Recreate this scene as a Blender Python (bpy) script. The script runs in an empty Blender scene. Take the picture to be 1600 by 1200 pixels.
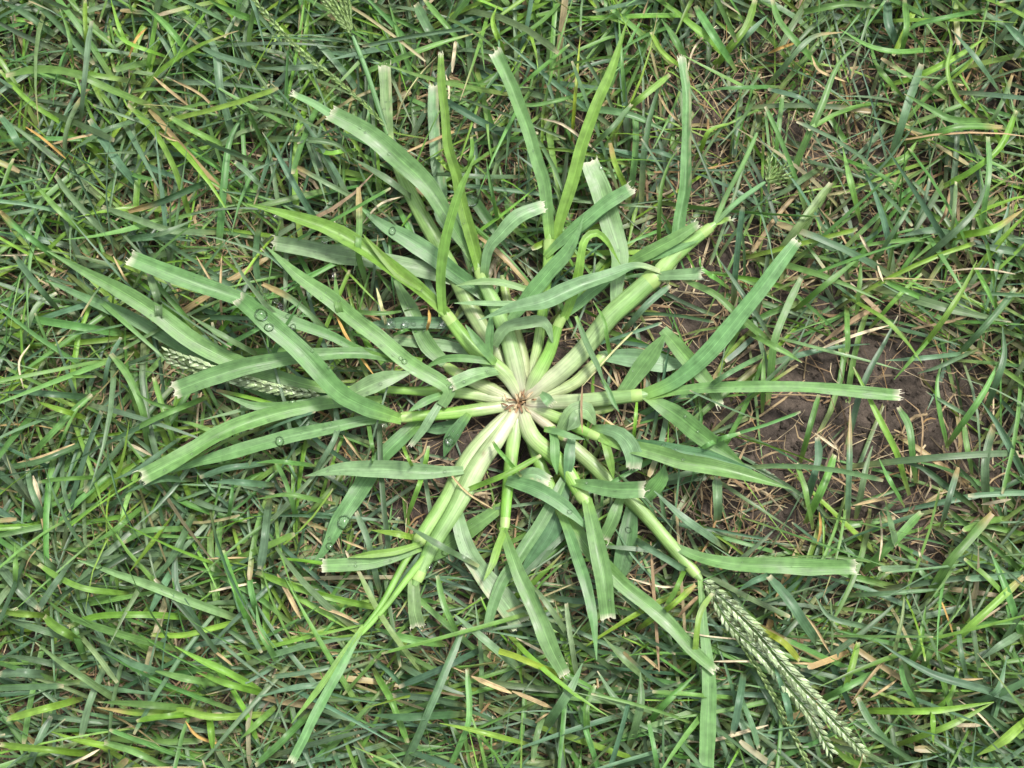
import bpy, math, random
import numpy as np
from mathutils import Vector

# ------------------------------------------------------------------ camera, sky, sun, exposure
scn = bpy.context.scene
C = scn.collection
R = math.radians
TILT, HFOV, DIST = R(8.0), R(40.0), 0.604
cam_d = bpy.data.cameras.new('camera'); cam = bpy.data.objects.new('camera', cam_d); C.objects.link(cam)
cam_d.sensor_width = 36.0; cam_d.lens = 18.0 / math.tan(HFOV / 2)
cam_d.clip_start = 0.01; cam_d.clip_end = 200.0
cam.location = (0.0, -DIST * math.sin(TILT), DIST * math.cos(TILT)); cam.rotation_euler = (TILT, 0, 0)
scn.camera = cam

SUN_EL, SUN_AZ = R(62), R(40)          # soft light through thin cloud, from beyond and to the right
world = bpy.data.worlds.new('World'); scn.world = world; world.use_nodes = True
wn = world.node_tree; wn.nodes.clear()
sky = wn.nodes.new('ShaderNodeTexSky'); sky.sky_type = 'NISHITA'; sky.sun_disc = False
sky.sun_elevation = SUN_EL; sky.sun_rotation = SUN_AZ; sky.dust_density = 3.0
hsv = wn.nodes.new('ShaderNodeHueSaturation'); hsv.inputs['Saturation'].default_value = 0.3
bg = wn.nodes.new('ShaderNodeBackground'); bg.inputs['Strength'].default_value = 0.095
wo = wn.nodes.new('ShaderNodeOutputWorld')
wn.links.new(sky.outputs[0], hsv.inputs['Color']); wn.links.new(hsv.outputs[0], bg.inputs['Color']); wn.links.new(bg.outputs[0], wo.inputs[0])
sun_d = bpy.data.lights.new('sun', 'SUN'); sun_d.energy = 1.5; sun_d.angle = R(10); sun_d.color = (1.0, 0.955, 0.88)
sun = bpy.data.objects.new('sun', sun_d); C.objects.link(sun)
sdir = Vector((math.sin(SUN_AZ) * math.cos(SUN_EL), math.cos(SUN_AZ) * math.cos(SUN_EL), math.sin(SUN_EL)))
sun.rotation_euler = (-sdir).to_track_quat('-Z', 'Y').to_euler(); sun.location = sdir * 3
scn.view_settings.view_transform = 'Standard'; scn.view_settings.look = 'None'
scn.view_settings.exposure = 1.84; scn.view_settings.gamma = 1.0; scn.view_settings.use_curve_mapping = False
scn.cycles.use_denoising = True
scn.cycles.max_bounces = 8; scn.cycles.transmission_bounces = 6; scn.cycles.diffuse_bounces = 4

# ------------------------------------------------------------------ helpers
rng = np.random.default_rng(11); random.seed(5)
TH = math.tan(HFOV / 2); CT, ST = math.cos(TILT), math.sin(TILT)
MM = 0.001
PXM = 2 * DIST * TH / 1600.0            # metres per photograph pixel at the ground
def P(px, py, z=0.0):
    "point at height z (metres) seen at photograph pixel px, py (arrays allowed)"
    dx = (np.asarray(px, float) - 800) / 800 * TH; dy = (600 - np.asarray(py, float)) / 800 * TH
    wy = dy * CT + ST; wz = dy * ST - CT
    t = (np.asarray(z, float) - cam.location.z) / wz
    return np.stack([dx * t + 0 * wz, cam.location.y + wy * t, np.asarray(z, float) + 0 * wz + 0 * dx], -1)
def to_px(p):
    x = p[..., 0]; y = p[..., 1] - cam.location.y; z = p[..., 2] - cam.location.z
    ry = y * CT + z * ST; rz = -y * ST + z * CT
    return 800 + 800 * (x / -rz) / TH, 600 - 800 * (ry / -rz) / TH
def spline(pts, n):
    "Catmull-Rom through pts (k, d), n samples evenly spaced along the arc"
    p = np.asarray(pts, float)
    if len(p) == 2: p = np.array([p[0], (p[0] + p[1]) / 2, p[1]])
    q = np.vstack([2 * p[0] - p[1], p, 2 * p[-1] - p[-2]]); out = []
    for i in range(len(p) - 1):
        a, b, c, d = q[i:i + 4]
        for t in np.linspace(0, 1, 12, endpoint=False):
            out.append(0.5 * (2 * b + (c - a) * t + (2 * a - 5 * b + 4 * c - d) * t * t + (3 * b - a - 3 * c + d) * t ** 3))
    out.append(p[-1]); out = np.array(out)
    s = np.r_[0, np.cumsum(np.linalg.norm(np.diff(out[:, :2], axis=0), axis=1))]
    u = np.linspace(0, s[-1], n)
    return np.stack([np.interp(u, s, out[:, k]) for k in range(p.shape[1])], -1)
def interp(vals, n):
    vals = np.asarray(vals, float)
    return np.interp(np.linspace(0, 1, n), np.linspace(0, 1, len(vals)), vals) if len(vals) > 1 else np.full(n, vals[0])
def smooth_noise(n, step, amp):
    k = max(2, int(n / step) + 2)
    return np.interp(np.linspace(0, k - 1, n), np.arange(k), rng.normal(0, amp, k))

def make_mesh(name, V, F, col=None, uv=None, mat=None, smooth=True):
    "V (n,3), F (m,4) quads; per-vertex colour and uv"
    V = np.asarray(V, np.float32); F = np.asarray(F, np.int32)
    me = bpy.data.meshes.new(name); m, k = F.shape
    me.vertices.add(len(V)); me.vertices.foreach_set('co', V.ravel())
    me.loops.add(m * k); me.loops.foreach_set('vertex_index', F.ravel())
    me.polygons.add(m); me.polygons.foreach_set('loop_start', np.arange(0, m * k, k, dtype=np.int32))
    me.polygons.foreach_set('use_smooth', np.full(m, smooth, dtype=bool))
    if uv is not None:
        l = me.uv_layers.new(name='uv'); l.data.foreach_set('uv', np.asarray(uv, np.float32)[F.ravel()].ravel())
    if col is not None:
        a = me.attributes.new('tint', 'FLOAT_COLOR', 'POINT')
        a.data.foreach_set('color', np.c_[np.asarray(col, np.float32), np.ones(len(V), np.float32)].ravel())
    me.update(calc_edges=True); me.validate()
    if mat: me.materials.append(mat)
    return me
def link(name, me, parent=None, **props):
    o = bpy.data.objects.new(name, me); C.objects.link(o); o.parent = parent
    for k, v in props.items(): o[k] = v
    return o
def grid_faces(rows, cols, wrap=False):
    f = []
    for i in range(rows - 1):
        for j in range(cols if wrap else cols - 1):
            a = i * cols + j; b = i * cols + (j + 1) % cols
            f.append((a, b, b + cols, a + cols))
    return np.array(f, np.int32)

# ------------------------------------------------------------------ materials
def plant_material(name, rough=0.42, trans=0.28, vein=0.22, bump=0.25, mott=0.18, midrib=0.0, warm=(1.25, 1.2, 0.55), spec=0.4, u_scale=9.0):
    m = bpy.data.materials.new(name); m.use_nodes = True; t = m.node_tree; t.nodes.clear()
    N, L = t.nodes.new, t.links.new
    at = N('ShaderNodeAttribute'); at.attribute_name = 'tint'
    uvn = N('ShaderNodeUVMap'); uvn.uv_map = 'uv'
    sep = N('ShaderNodeSeparateXYZ'); L(uvn.outputs[0], sep.inputs[0])
    mp = N('ShaderNodeMapping'); mp.inputs['Scale'].default_value = (u_scale, 0.05, 1); L(uvn.outputs[0], mp.inputs[0])
    nv = N('ShaderNodeTexNoise'); nv.inputs['Scale'].default_value = 1.0; nv.inputs['Detail'].default_value = 2; L(mp.outputs[0], nv.inputs['Vector'])
    geo = N('ShaderNodeNewGeometry')
    nm = N('ShaderNodeTexNoise'); nm.inputs['Scale'].default_value = 260; nm.inputs['Detail'].default_value = 4; L(geo.outputs['Position'], nm.inputs['Vector'])
    def mrange(src, lo, hi, a=0.3, b=0.7):
        r = N('ShaderNodeMapRange'); r.inputs[1].default_value = a; r.inputs[2].default_value = b; r.inputs[3].default_value = lo; r.inputs[4].default_value = hi
        L(src, r.inputs[0]); return r.outputs[0]
    v1 = mrange(nv.outputs[0], 1 - vein, 1 + vein); v2 = mrange(nm.outputs[0], 1 - mott, 1 + mott)
    mu = N('ShaderNodeMath'); mu.operation = 'MULTIPLY'; L(v1, mu.inputs[0]); L(v2, mu.inputs[1]); fac = mu.outputs[0]
    if midrib:
        d = N('ShaderNodeMath'); d.operation = 'SUBTRACT'; L(sep.outputs[0], d.inputs[0]); d.inputs[1].default_value = 0.5
        ab = N('ShaderNodeMath'); ab.operation = 'ABSOLUTE'; L(d.outputs[0], ab.inputs[0])
        r = mrange(ab.outputs[0], 1 + midrib, 1.0, 0.008, 0.03)
        m2 = N('ShaderNodeMath'); m2.operation = 'MULTIPLY'; L(fac, m2.inputs[0]); L(r, m2.inputs[1]); fac = m2.outputs[0]
    sc = N('ShaderNodeVectorMath'); sc.operation = 'SCALE'; L(at.outputs['Color'], sc.inputs[0]); L(fac, sc.inputs['Scale'])
    col = sc.outputs[0]
    pr = N('ShaderNodeBsdfPrincipled'); L(col, pr.inputs['Base Color'])
    rr = mrange(nm.outputs[0], rough - 0.08, rough + 0.12); L(rr, pr.inputs['Roughness'])
    pr.inputs['Specular IOR Level'].default_value = spec
    bp = N('ShaderNodeBump'); bp.inputs['Strength'].default_value = bump; bp.inputs['Distance'].default_value = 0.0003
    L(nv.outputs[0], bp.inputs['Height']); L(bp.outputs[0], pr.inputs['Normal'])
    out = N('ShaderNodeOutputMaterial')
    if trans > 0:
        tr = N('ShaderNodeBsdfTranslucent'); tc = N('ShaderNodeVectorMath'); tc.operation = 'MULTIPLY'
        L(col, tc.inputs[0]); tc.inputs[1].default_value = warm; L(tc.outputs[0], tr.inputs['Color'])
        mx = N('ShaderNodeMixShader'); mx.inputs[0].default_value = trans
        L(pr.outputs[0], mx.inputs[1]); L(tr.outputs[0], mx.inputs[2]); L(mx.outputs[0], out.inputs[0])
    else: L(pr.outputs[0], out.inputs[0])
    return m
M_LEAF = plant_material('weed_leaf', rough=0.40, trans=0.27, vein=0.20, bump=0.35, mott=0.22, midrib=0.4, u_scale=20)
M_STEM = plant_material('weed_stem', rough=0.38, trans=0.10, vein=0.24, bump=0.3, mott=0.12, u_scale=16, warm=(1.1, 1.1, 0.8))
M_BLADE = plant_material('lawn_blade', rough=0.40, trans=0.28, vein=0.18, bump=0.3, mott=0.22, midrib=0.18, u_scale=7)
M_STRAW = plant_material('dry_straw', rough=0.62, trans=0.15, vein=0.3, bump=0.4, mott=0.3, warm=(1.1, 1, 0.8), spec=0.2, u_scale=6)
M_SEED = plant_material('seed_husk', rough=0.5, trans=0.3, vein=0.22, bump=0.3, mott=0.25, warm=(1.1, 1.1, 0.8), u_scale=5)

def soil_material():
    m = bpy.data.materials.new('damp_soil'); m.use_nodes = True; t = m.node_tree; N, L = t.nodes.new, t.links.new
    pr = t.nodes['Principled BSDF']; geo = N('ShaderNodeNewGeometry')
    n1 = N('ShaderNodeTexNoise'); n1.inputs['Scale'].default_value = 45; n1.inputs['Detail'].default_value = 8; n1.inputs['Roughness'].default_value = 0.65
    n2 = N('ShaderNodeTexNoise'); n2.inputs['Scale'].default_value = 420; n2.inputs['Detail'].default_value = 6; n2.inputs['Roughness'].default_value = 0.7
    for n in (n1, n2): L(geo.outputs['Position'], n.inputs['Vector'])
    cr = N('ShaderNodeValToRGB'); e = cr.color_ramp.elements
    e[0].position = 0.32; e[0].color = (0.024, 0.0185, 0.0145, 1); e[1].position = 0.72; e[1].color = (0.092, 0.071, 0.056, 1)
    L(n1.outputs[0], cr.inputs[0])
    mr = N('ShaderNodeMapRange'); mr.inputs[1].default_value = 0.3; mr.inputs[2].default_value = 0.7; mr.inputs[3].default_value = 0.55; mr.inputs[4].default_value = 1.4
    L(n2.outputs[0], mr.inputs[0])
    sc = N('ShaderNodeVectorMath'); sc.operation = 'SCALE'; L(cr.outputs[0], sc.inputs[0]); L(mr.outputs[0], sc.inputs['Scale'])
    L(sc.outputs[0], pr.inputs['Base Color']); pr.inputs['Roughness'].default_value = 0.85; pr.inputs['Specular IOR Level'].default_value = 0.25
    bp = N('ShaderNodeBump'); bp.inputs['Strength'].default_value = 0.9; bp.inputs['Distance'].default_value = 0.0016
    L(n2.outputs[0], bp.inputs['Height']); L(bp.outputs[0], pr.inputs['Normal'])
    return m
M_SOIL = soil_material()
def water_material():
    m = bpy.data.materials.new('dew_water'); m.use_nodes = True; t = m.node_tree; t.nodes.clear(); N, L = t.nodes.new, t.links.new
    gl = N('ShaderNodeBsdfGlass'); gl.inputs['Roughness'].default_value = 0.02; gl.inputs['IOR'].default_value = 1.33
    tr = N('ShaderNodeBsdfTransparent'); mx = N('ShaderNodeMixShader'); mx.inputs[0].default_value = 0.8
    L(gl.outputs[0], mx.inputs[1]); L(tr.outputs[0], mx.inputs[2])
    gs = N('ShaderNodeBsdfGlossy'); gs.inputs['Roughness'].default_value = 0.12
    fr = N('ShaderNodeFresnel'); fr.inputs['IOR'].default_value = 1.36
    m2 = N('ShaderNodeMixShader'); L(fr.outputs[0], m2.inputs[0]); L(mx.outputs[0], m2.inputs[1]); L(gs.outputs[0], m2.inputs[2])
    o = N('ShaderNodeOutputMaterial'); L(m2.outputs[0], o.inputs[0])
    return m
M_DEW = water_material()

# ------------------------------------------------------------------ ground: near soil with real relief, running out to a horizon
def ground_height(x, y):
    z = 0
    for i, (f, a) in enumerate(((9, 2.2), (23, 1.3), (61, 0.9), (140, 0.5))):
        z = z + a * MM * np.sin(f * x * 6.28 / 2 + 1.7 * i + 1.5 * np.sin(f * 3.1 * y + i)) * np.cos(f * y * 3.0 - 0.9 * i + 1.2 * np.sin(f * 2.3 * x))
    return z - 2.5 * MM
g = np.r_[-120, -40, -12, -4, -1.6, np.linspace(-0.8, 0.8, 281), 1.6, 4, 12, 40, 120]
gx, gy = np.meshgrid(g, g)
near = np.clip((1.6 - np.maximum(abs(gx), abs(gy))) / 0.8, 0, 1)
gz = ground_height(gx, gy) * near
gz += near * rng.normal(0, 0.25 * MM, gz.shape)
n_g = len(g)
idx = np.arange(n_g * n_g).reshape(n_g, n_g)
GF = np.stack([idx[:-1, :-1], idx[:-1, 1:], idx[1:, 1:], idx[1:, :-1]], -1).reshape(-1, 4)
link('ground', make_mesh('ground', np.stack([gx, gy, gz], -1).reshape(-1, 3), GF, mat=M_SOIL), kind='structure')

# ------------------------------------------------------------------ height maps of what is built by hand, so the lawn runs under it
GW, GH, GS, GO = 500, 400, 4, 200        # 4 px cells, 200 px margin
plant_lo = np.full((GH, GW), 1e3); plant_hi = np.full((GH, GW), -1.0)
blade_lo = np.full((GH, GW), 1e3)
def cells(px, py):
    return np.clip(((np.asarray(py) + GO) / GS).astype(int), 0, GH - 1), np.clip(((np.asarray(px) + GO) / GS).astype(int), 0, GW - 1)
def splat(lo, hi, px, py, w, z):
    d = np.gradient(np.c_[px, py], axis=0); d /= np.linalg.norm(d, axis=1)[:, None] + 1e-9
    for k in np.linspace(-0.5, 0.5, 7):
        for s in (0, 0.5):
            r, c = cells(px - d[:, 1] * w * k + s * d[:, 0] * 6, py + d[:, 0] * w * k + s * d[:, 1] * 6)
            np.minimum.at(lo, (r, c), z)
            if hi is not None: np.maximum.at(hi, (r, c), z)

# ------------------------------------------------------------------ ribbons (leaves and blades) and stems
def ribbon(pts, w, fold=0.22, roll=0.0, cols=7, cut=None, wob=0.055, curl=0.0):
    "leaf surface along pts (n,3) with widths w (n) in metres: returns V, F, uv"
    n = len(pts)
    T = np.gradient(pts, axis=0); T /= np.linalg.norm(T, axis=1)[:, None] + 1e-12
    S = np.cross(T, [0, 0, 1.0]); S /= np.linalg.norm(S, axis=1)[:, None] + 1e-9
    U = np.cross(S, T)
    roll = np.broadcast_to(np.asarray(roll, float), (n,))[:, None]
    S2 = S * np.cos(roll) + U * np.sin(roll); U2 = U * np.cos(roll) - S * np.sin(roll)
    u = np.linspace(-1, 1, cols)
    fold = np.broadcast_to(np.asarray(fold, float), (n,))
    lift = np.abs(u)[None, :] * fold[:, None] + curl * (u ** 2)[None, :]
    ww = w[:, None] * 0.5 * (1 + np.stack([smooth_noise(n, 4, wob) for _ in range(2)], -1)[:, [0] * (cols // 2 + 1) + [1] * (cols - cols // 2 - 1)])
    edge = np.stack([smooth_noise(n, 3, 0.08) for _ in range(2)], -1)
    lift = lift + np.where(u[None, :] < 0, edge[:, :1], edge[:, 1:]) * np.abs(u)[None, :]
    V = pts[:, None, :] + S2[:, None, :] * (u[None, :] * ww)[..., None] + U2[:, None, :] * (lift * ww)[..., None]
    if cut is not None:
        V[-1] += T[-1] * (rng.uniform(-1, 1, cols) * cut)[:, None]
    s = np.r_[0, np.cumsum(np.linalg.norm(np.diff(pts, axis=0), axis=1))] / MM
    uv = np.stack([np.broadcast_to((u + 1) / 2, (n, cols)), np.broadcast_to(s[:, None], (n, cols))], -1)
    uv = uv + np.array([0, rng.uniform(0, 900)])
    return V.reshape(-1, 3), grid_faces(n, cols), uv.reshape(-1, 2)
def mixcol(a, b, t):
    t = np.clip(np.asarray(t), 0, 1)[..., None]; return np.asarray(a) * (1 - t) + np.asarray(b) * t
WHITE = np.array((0.46, 0.44, 0.33)); PALE = np.array((0.36, 0.40, 0.20)); BASE = np.array((0.36, 0.37, 0.24))
LG = np.array((0.104, 0.212, 0.066))     # weed leaf green
LB = np.array((0.130, 0.240, 0.038))     # young yellow green leaf
LP = np.array((0.142, 0.238, 0.098))     # greyish pale leaf
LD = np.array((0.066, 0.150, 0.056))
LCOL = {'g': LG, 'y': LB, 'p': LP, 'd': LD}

WET = []
plant = bpy.data.objects.new('goosegrass_plant', None); C.objects.link(plant)
plant.location = tuple(P(808, 632, 0)); plant.empty_display_size = 0.02
plant['label'] = 'large sprawling weed grass, whitish flattened stems radiating like a star from one crown'
plant['category'] = 'weed'
PO = np.array(plant.location)

def leaf(pts, w, z, c='g', tip='p', fold=0.22, roll=0.0, base=None, name='leaf_blade', parent=plant, mat=None, splat_it=True):
    pts = np.asarray(pts, float); L = np.linalg.norm(np.diff(pts, axis=0), axis=1).sum()
    d0 = (pts[0] - pts[1]) / (np.linalg.norm(pts[0] - pts[1]) + 1e-9); pts[0] = pts[0] + d0 * min(9, L * .12)
    n = int(np.clip(L / 9, 10, 34))
    xy = spline(pts, n); zz = interp(z, n)
    k = np.ones(3) / 3; zz = np.r_[zz[0], np.convolve(zz, k, 'valid'), zz[-1]]
    wp = interp(w, n)
    if tip == 'p':
        e = np.linspace(0, 1, n); wp = wp * np.clip((1.0 - e) / 0.30, 0.04, 1) ** 0.6
    xy = xy + np.stack([smooth_noise(n, 5, 0.9), smooth_noise(n, 5, 0.9)], -1)
    p3 = P(xy[:, 0], xy[:, 1], zz * MM)
    roll = roll + smooth_noise(n, 7, 0.16); fold = fold * (1 + smooth_noise(n, 5, 0.3))
    V, F, uv = ribbon(p3, wp * PXM, fold, roll, cols=7, cut=(0.8 * MM if tip in 'ct' else None))
    e = np.repeat(np.linspace(0, 1, n), 7)
    dmm = np.repeat((1 - np.linspace(0, 1, n)) * L * PXM / MM, 7)
    jit = rng.uniform(0.88, 1.12) * np.array([rng.uniform(0.92, 1.06), 1, rng.uniform(0.88, 1.18)])
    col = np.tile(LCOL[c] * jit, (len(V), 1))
    b = LB * 1.25 if base is None else np.asarray(base)
    col = mixcol(col, b, np.clip(1 - e / 0.16, 0, 1) * 0.75)
    if tip in 'ct': col = mixcol(col, WHITE, np.clip(1 - dmm / (1.7 if tip == 'c' else 3.0), 0, 1) * rng.uniform(0.4, 1, len(V)))
    if tip == 't': # torn and browned along one side
        edge = (np.tile(np.arange(7), n) >= 5)
        col = mixcol(col, (0.30, 0.30, 0.17), np.where(edge & (rng.random(len(V)) < 0.6), 0.7, 0) * (e > 0.45))
    me = make_mesh(name, V - PO, F, col, uv, mat or M_LEAF)
    o = link(name, me, parent)
    if splat_it and np.mean(wp) > 14: WET.append((xy[n // 2], V.reshape(n, 7, 3)[2:-2, 1:6]))
    if tip in 'ct':        # torn fibres left by the mower
        T = p3[-1] - p3[-2]; T /= np.linalg.norm(T); FV = []; FF = []
        for j in rng.choice(7, int(rng.integers(3, 7)), replace=False):
            r = V.reshape(n, 7, 3)[-1, j]; l = rng.uniform(0.3, 1.5) * MM; d = T + rng.normal(0, 0.35, 3); s = np.cross(T, [0, 0, 1]) * 0.16 * MM
            i0 = len(FV); FV += [r - s - T * 0.4 * MM, r + s - T * 0.4 * MM, r + d * l + s * 0.3, r + d * l - s * 0.3]; FF.append((i0, i0 + 1, i0 + 2, i0 + 3))
        f = link('torn_fibres', make_mesh('torn_fibres', np.array(FV) - PO, FF, np.tile(WHITE * 1.15, (len(FV), 1)), np.zeros((len(FV), 2)), M_LEAF), o)
        f['kind'] = 'stuff'
    if splat_it: splat(plant_lo, plant_hi, xy[:, 0], xy[:, 1], wp, zz)
    return o

def stem(pts, w, z, flat=0.64, c0=BASE, c1=(0.165, 0.29, 0.09), whiten=0.55, name='stem', ridge=0.07):
    pts = np.asarray(pts, float)
    if c0 is BASE: pts[0] = pts[0] * .4 + np.array((812, 630)) * .6
    L = np.linalg.norm(np.diff(pts, axis=0), axis=1).sum(); n = int(np.clip(L / 8, 10, 40)); k = 14
    xy = spline(pts, n); zz = interp(z, n); wp = interp(w, n) * 0.93 * (1 + smooth_noise(n, 6, 0.045))
    p3 = P(xy[:, 0], xy[:, 1], zz * MM)
    T = np.gradient(p3, axis=0); T /= np.linalg.norm(T, axis=1)[:, None]
    S = np.cross(T, [0, 0, 1.0]); S /= np.linalg.norm(S, axis=1)[:, None]; U = np.cross(S, T)
    a = np.linspace(0, 2 * math.pi, k, endpoint=False)
    r = (wp * PXM / 2)[:, None] * (1 + ridge * np.cos(5 * a))[None, :]
    r[0] *= 0.6; r[-3] *= 0.95; r[-2] *= 0.84; r[-1] *= 0.55
    V = p3[:, None] + S[:, None] * (np.cos(a) * r)[..., None] + U[:, None] * (np.sin(a) * r * flat)[..., None]
    s = np.r_[0, np.cumsum(np.linalg.norm(np.diff(p3, axis=0), axis=1))] / MM
    uv = np.stack([np.broadcast_to(np.abs(np.linspace(-1, 1, k)) , (n, k)), np.broadcast_to(s[:, None], (n, k))], -1) + np.array([0, rng.uniform(0, 900)])
    e = np.linspace(0, 1, n)
    col = mixcol(c0, c1, np.clip((e - 0.05) / (whiten * 0.8), 0, 1) ** 0.7)
    blot = np.clip(smooth_noise(n, 3, 0.12), -0.2, 0.2)
    col = col * (1 + blot[:, None]) * rng.uniform(0.93, 1.06)
    if c0 is BASE: col = mixcol(col, (0.24, 0.15, 0.08), np.clip(1 - e / 0.07, 0, 1) * 0.45)
    # green and white veins of the sheath run the whole length; a few purplish bruises
    band = np.interp(np.arange(k), np.arange(0, k + 4, 2), rng.uniform(-1, 1, k // 2 + 2))
    col = np.repeat(col, k, axis=0); bd = np.tile(band, n)[:, None]
    col = col * (1 + bd * np.array((0.16, 0.07, 0.22)))
    br = np.clip(rng.random(n * k) - 0.985, 0, 1) / 0.015; col = mixcol(col, (0.2, 0.15, 0.08), br * np.repeat(e < .5, k) * .7)
    V = np.vstack([V.reshape(-1, 3), p3[:1], p3[-1:]]); F = list(map(tuple, grid_faces(n, k, True)))
    me = bpy.data.meshes.new(name)
    me = make_mesh(name, V[:-2] - PO, grid_faces(n, k, True), col, uv.reshape(-1, 2), M_STEM)
    o = link(name, me, plant)
    # pale collar where the sheath opens into the blade
    if wp[-1] > 9:
        q = np.array([n - 4, n - 3, n - 2]); rr = r[n - 5][None, :] * np.array([1.0, 1.07, 1.0])[:, None] * (wp[q] / wp[n - 5])[:, None]
        CV = p3[q][:, None] + S[q][:, None] * (np.cos(a) * rr)[..., None] + U[q][:, None] * (np.sin(a) * rr * flat)[..., None]
        link('collar', make_mesh('collar', CV.reshape(-1, 3) - PO, grid_faces(3, k, True), np.tile((0.23, 0.34, 0.10), (3 * k, 1)), np.zeros((3 * k, 2)), M_STEM), o)
    splat(plant_lo, plant_hi, xy[:, 0], xy[:, 1], wp, zz)
    return o

# stems: traced centre lines (photograph pixels), widths in px, heights in mm
GS1 = (0.16, 0.30, 0.06)
STEMS = [
 ([(823,612),(795,535),(775,482),(757,445),(745,410)], [26,30,28,24,19], [4,7,8,10,13], {}),
 ([(828,608),(816,560),(805,520),(792,470),(784,430)], [16,22,20,16,12], [3,5,5,4,4], dict(c1=(0.2,0.27,0.09))),
 ([(818,614),(790,586),(747,552),(722,525),(691,484)], [22,27,25,22,19], [4,8,9,10,13], dict(c1=GS1)),
 ([(806,606),(772,545),(735,482),(707,425),(680,375),(655,330),(630,280),(612,232),(606,213)], [16,22,28,28,27,26,24,20,15], [3,4,5,6,8,9,10,12,13], dict(c1=(0.18,0.29,0.09))),
 ([(832,613),(847,572),(860,545),(872,507),(885,488)], [18,25,23,19,15], [4,7,9,11,13], dict(c1=GS1)),
 ([(828,606),(838,550),(848,480),(855,420),(858,365)], [14,18,18,18,17], [3,4,6,9,13], dict(c1=GS1)),
 ([(836,613),(877,580),(912,545),(950,497),(985,465),(1030,425)], [20,30,31,33,34,30], [5,8,9,10,11,12], dict(whiten=0.75)),
 ([(1026,429),(1062,392),(1098,364),(1118,349)], [27,24,20,15], [11.5,12,13,14], dict(c0=(0.2,0.3,0.1), c1=(0.16,0.28,0.08))),
 ([(838,622),(890,603),(922,576),(947,553)], [18,23,22,17], [4,6,6,6], dict(c1=(0.24,0.31,0.13))),
 ([(838,630),(900,627),(960,621),(1012,616)], [20,27,25,20], [5,8,9,11], dict(whiten=0.9)),
 ([(842,640),(880,645),(925,643),(965,634)], [14,18,16,12], [3,4,4,5], dict(c1=(0.24,0.33,0.12))),
 ([(826,638),(877,655),(910,672),(944,687)], [15,19,17,13], [4,7,9,12], dict(c1=GS1)),
 ([(828,646),(855,660),(882,687),(922,722),(947,747),(995,790),(1052,855),(1096,906)], [15,22,24,25,24,22,20,15], [3,4,4,5,6,8,10,12], dict(c1=(0.19,0.31,0.09), whiten=0.5)),
 ([(814,644),(832,682),(865,712),(888,738),(902,762),(920,790)], [20,28,28,25,22,18], [5,8,9,10,11,13], dict(c1=(0.17,0.32,0.06))),
 ([(815,648),(842,720),(866,775),(886,812)], [14,20,22,22], [3,4,6,9], dict(c1=GS1)),
 ([(806,642),(802,690),(798,727),(792,782),(788,834)], [18,24,21,16,14], [5,7,8,9,11], dict(c1=(0.16,0.33,0.05), whiten=0.6)),
 ([(801,643),(770,675),(735,715),(695,785),(648,856)], [20,30,30,27,21], [5,7,8,9,11], dict(c1=(0.17,0.30,0.08), whiten=0.9)),
 ([(804,646),(780,682),(748,728),(712,795),(677,852),(647,915)], [18,30,32,28,24,19], [6,9,10,11,12,13], dict(whiten=0.8)),
 ([(648,856),(633,878),(597,943),(562,988)], [12,11,9,7], [11,13,15,17], dict(c0=(0.16,0.30,0.06), c1=(0.13,0.27,0.05))),
 ([(680,852),(640,900),(603,948),(564,992)], [12,11,9,7], [12.5,14,15.5,17], dict(c0=(0.16,0.30,0.06), c1=(0.13,0.27,0.05))),
 ([(797,637),(715,645),(660,650),(618,653)], [16,21,19,16], [5,8,9,11], dict(c1=(0.17,0.32,0.06))),
 ([(797,628),(727,615),(640,611),(560,608),(505,612)], [15,20,15,12,10], [4,5,6,7,9], dict(c1=GS1, whiten=0.45)),
 ([(800,622),(760,606),(725,590),(690,568)], [14,22,20,15], [3,5,5,5], dict(c1=(0.25,0.32,0.13))),
 ([(794,634),(765,628),(738,622)], [10,13,11], [3,4,4], dict(c1=(0.3,0.33,0.15))),
 ([(830,650),(860,668),(890,690)], [12,16,14], [5,7,8], dict(c1=(0.30,0.28,0.18))),
 ([(605,210),(592,170),(572,110),(551,56)], [8,8,8,7], [13,16,20,23], dict(c0=(0.11,0.21,0.08), c1=(0.10,0.20,0.08))),
 ([(1117,349),(1150,317),(1196,284)], [9,9,8], [14,17,20], dict(c0=(0.16,0.27,0.1), c1=(0.12,0.24,0.1))),
 ([(1117,347),(1135,305),(1160,258),(1183,207)], [9,8,8,7], [14,18,23,27], dict(c0=(0.16,0.27,0.1), c1=(0.13,0.24,0.08))),
]
for p, w, z, kw in STEMS: stem(p, w, z, **kw)

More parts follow.
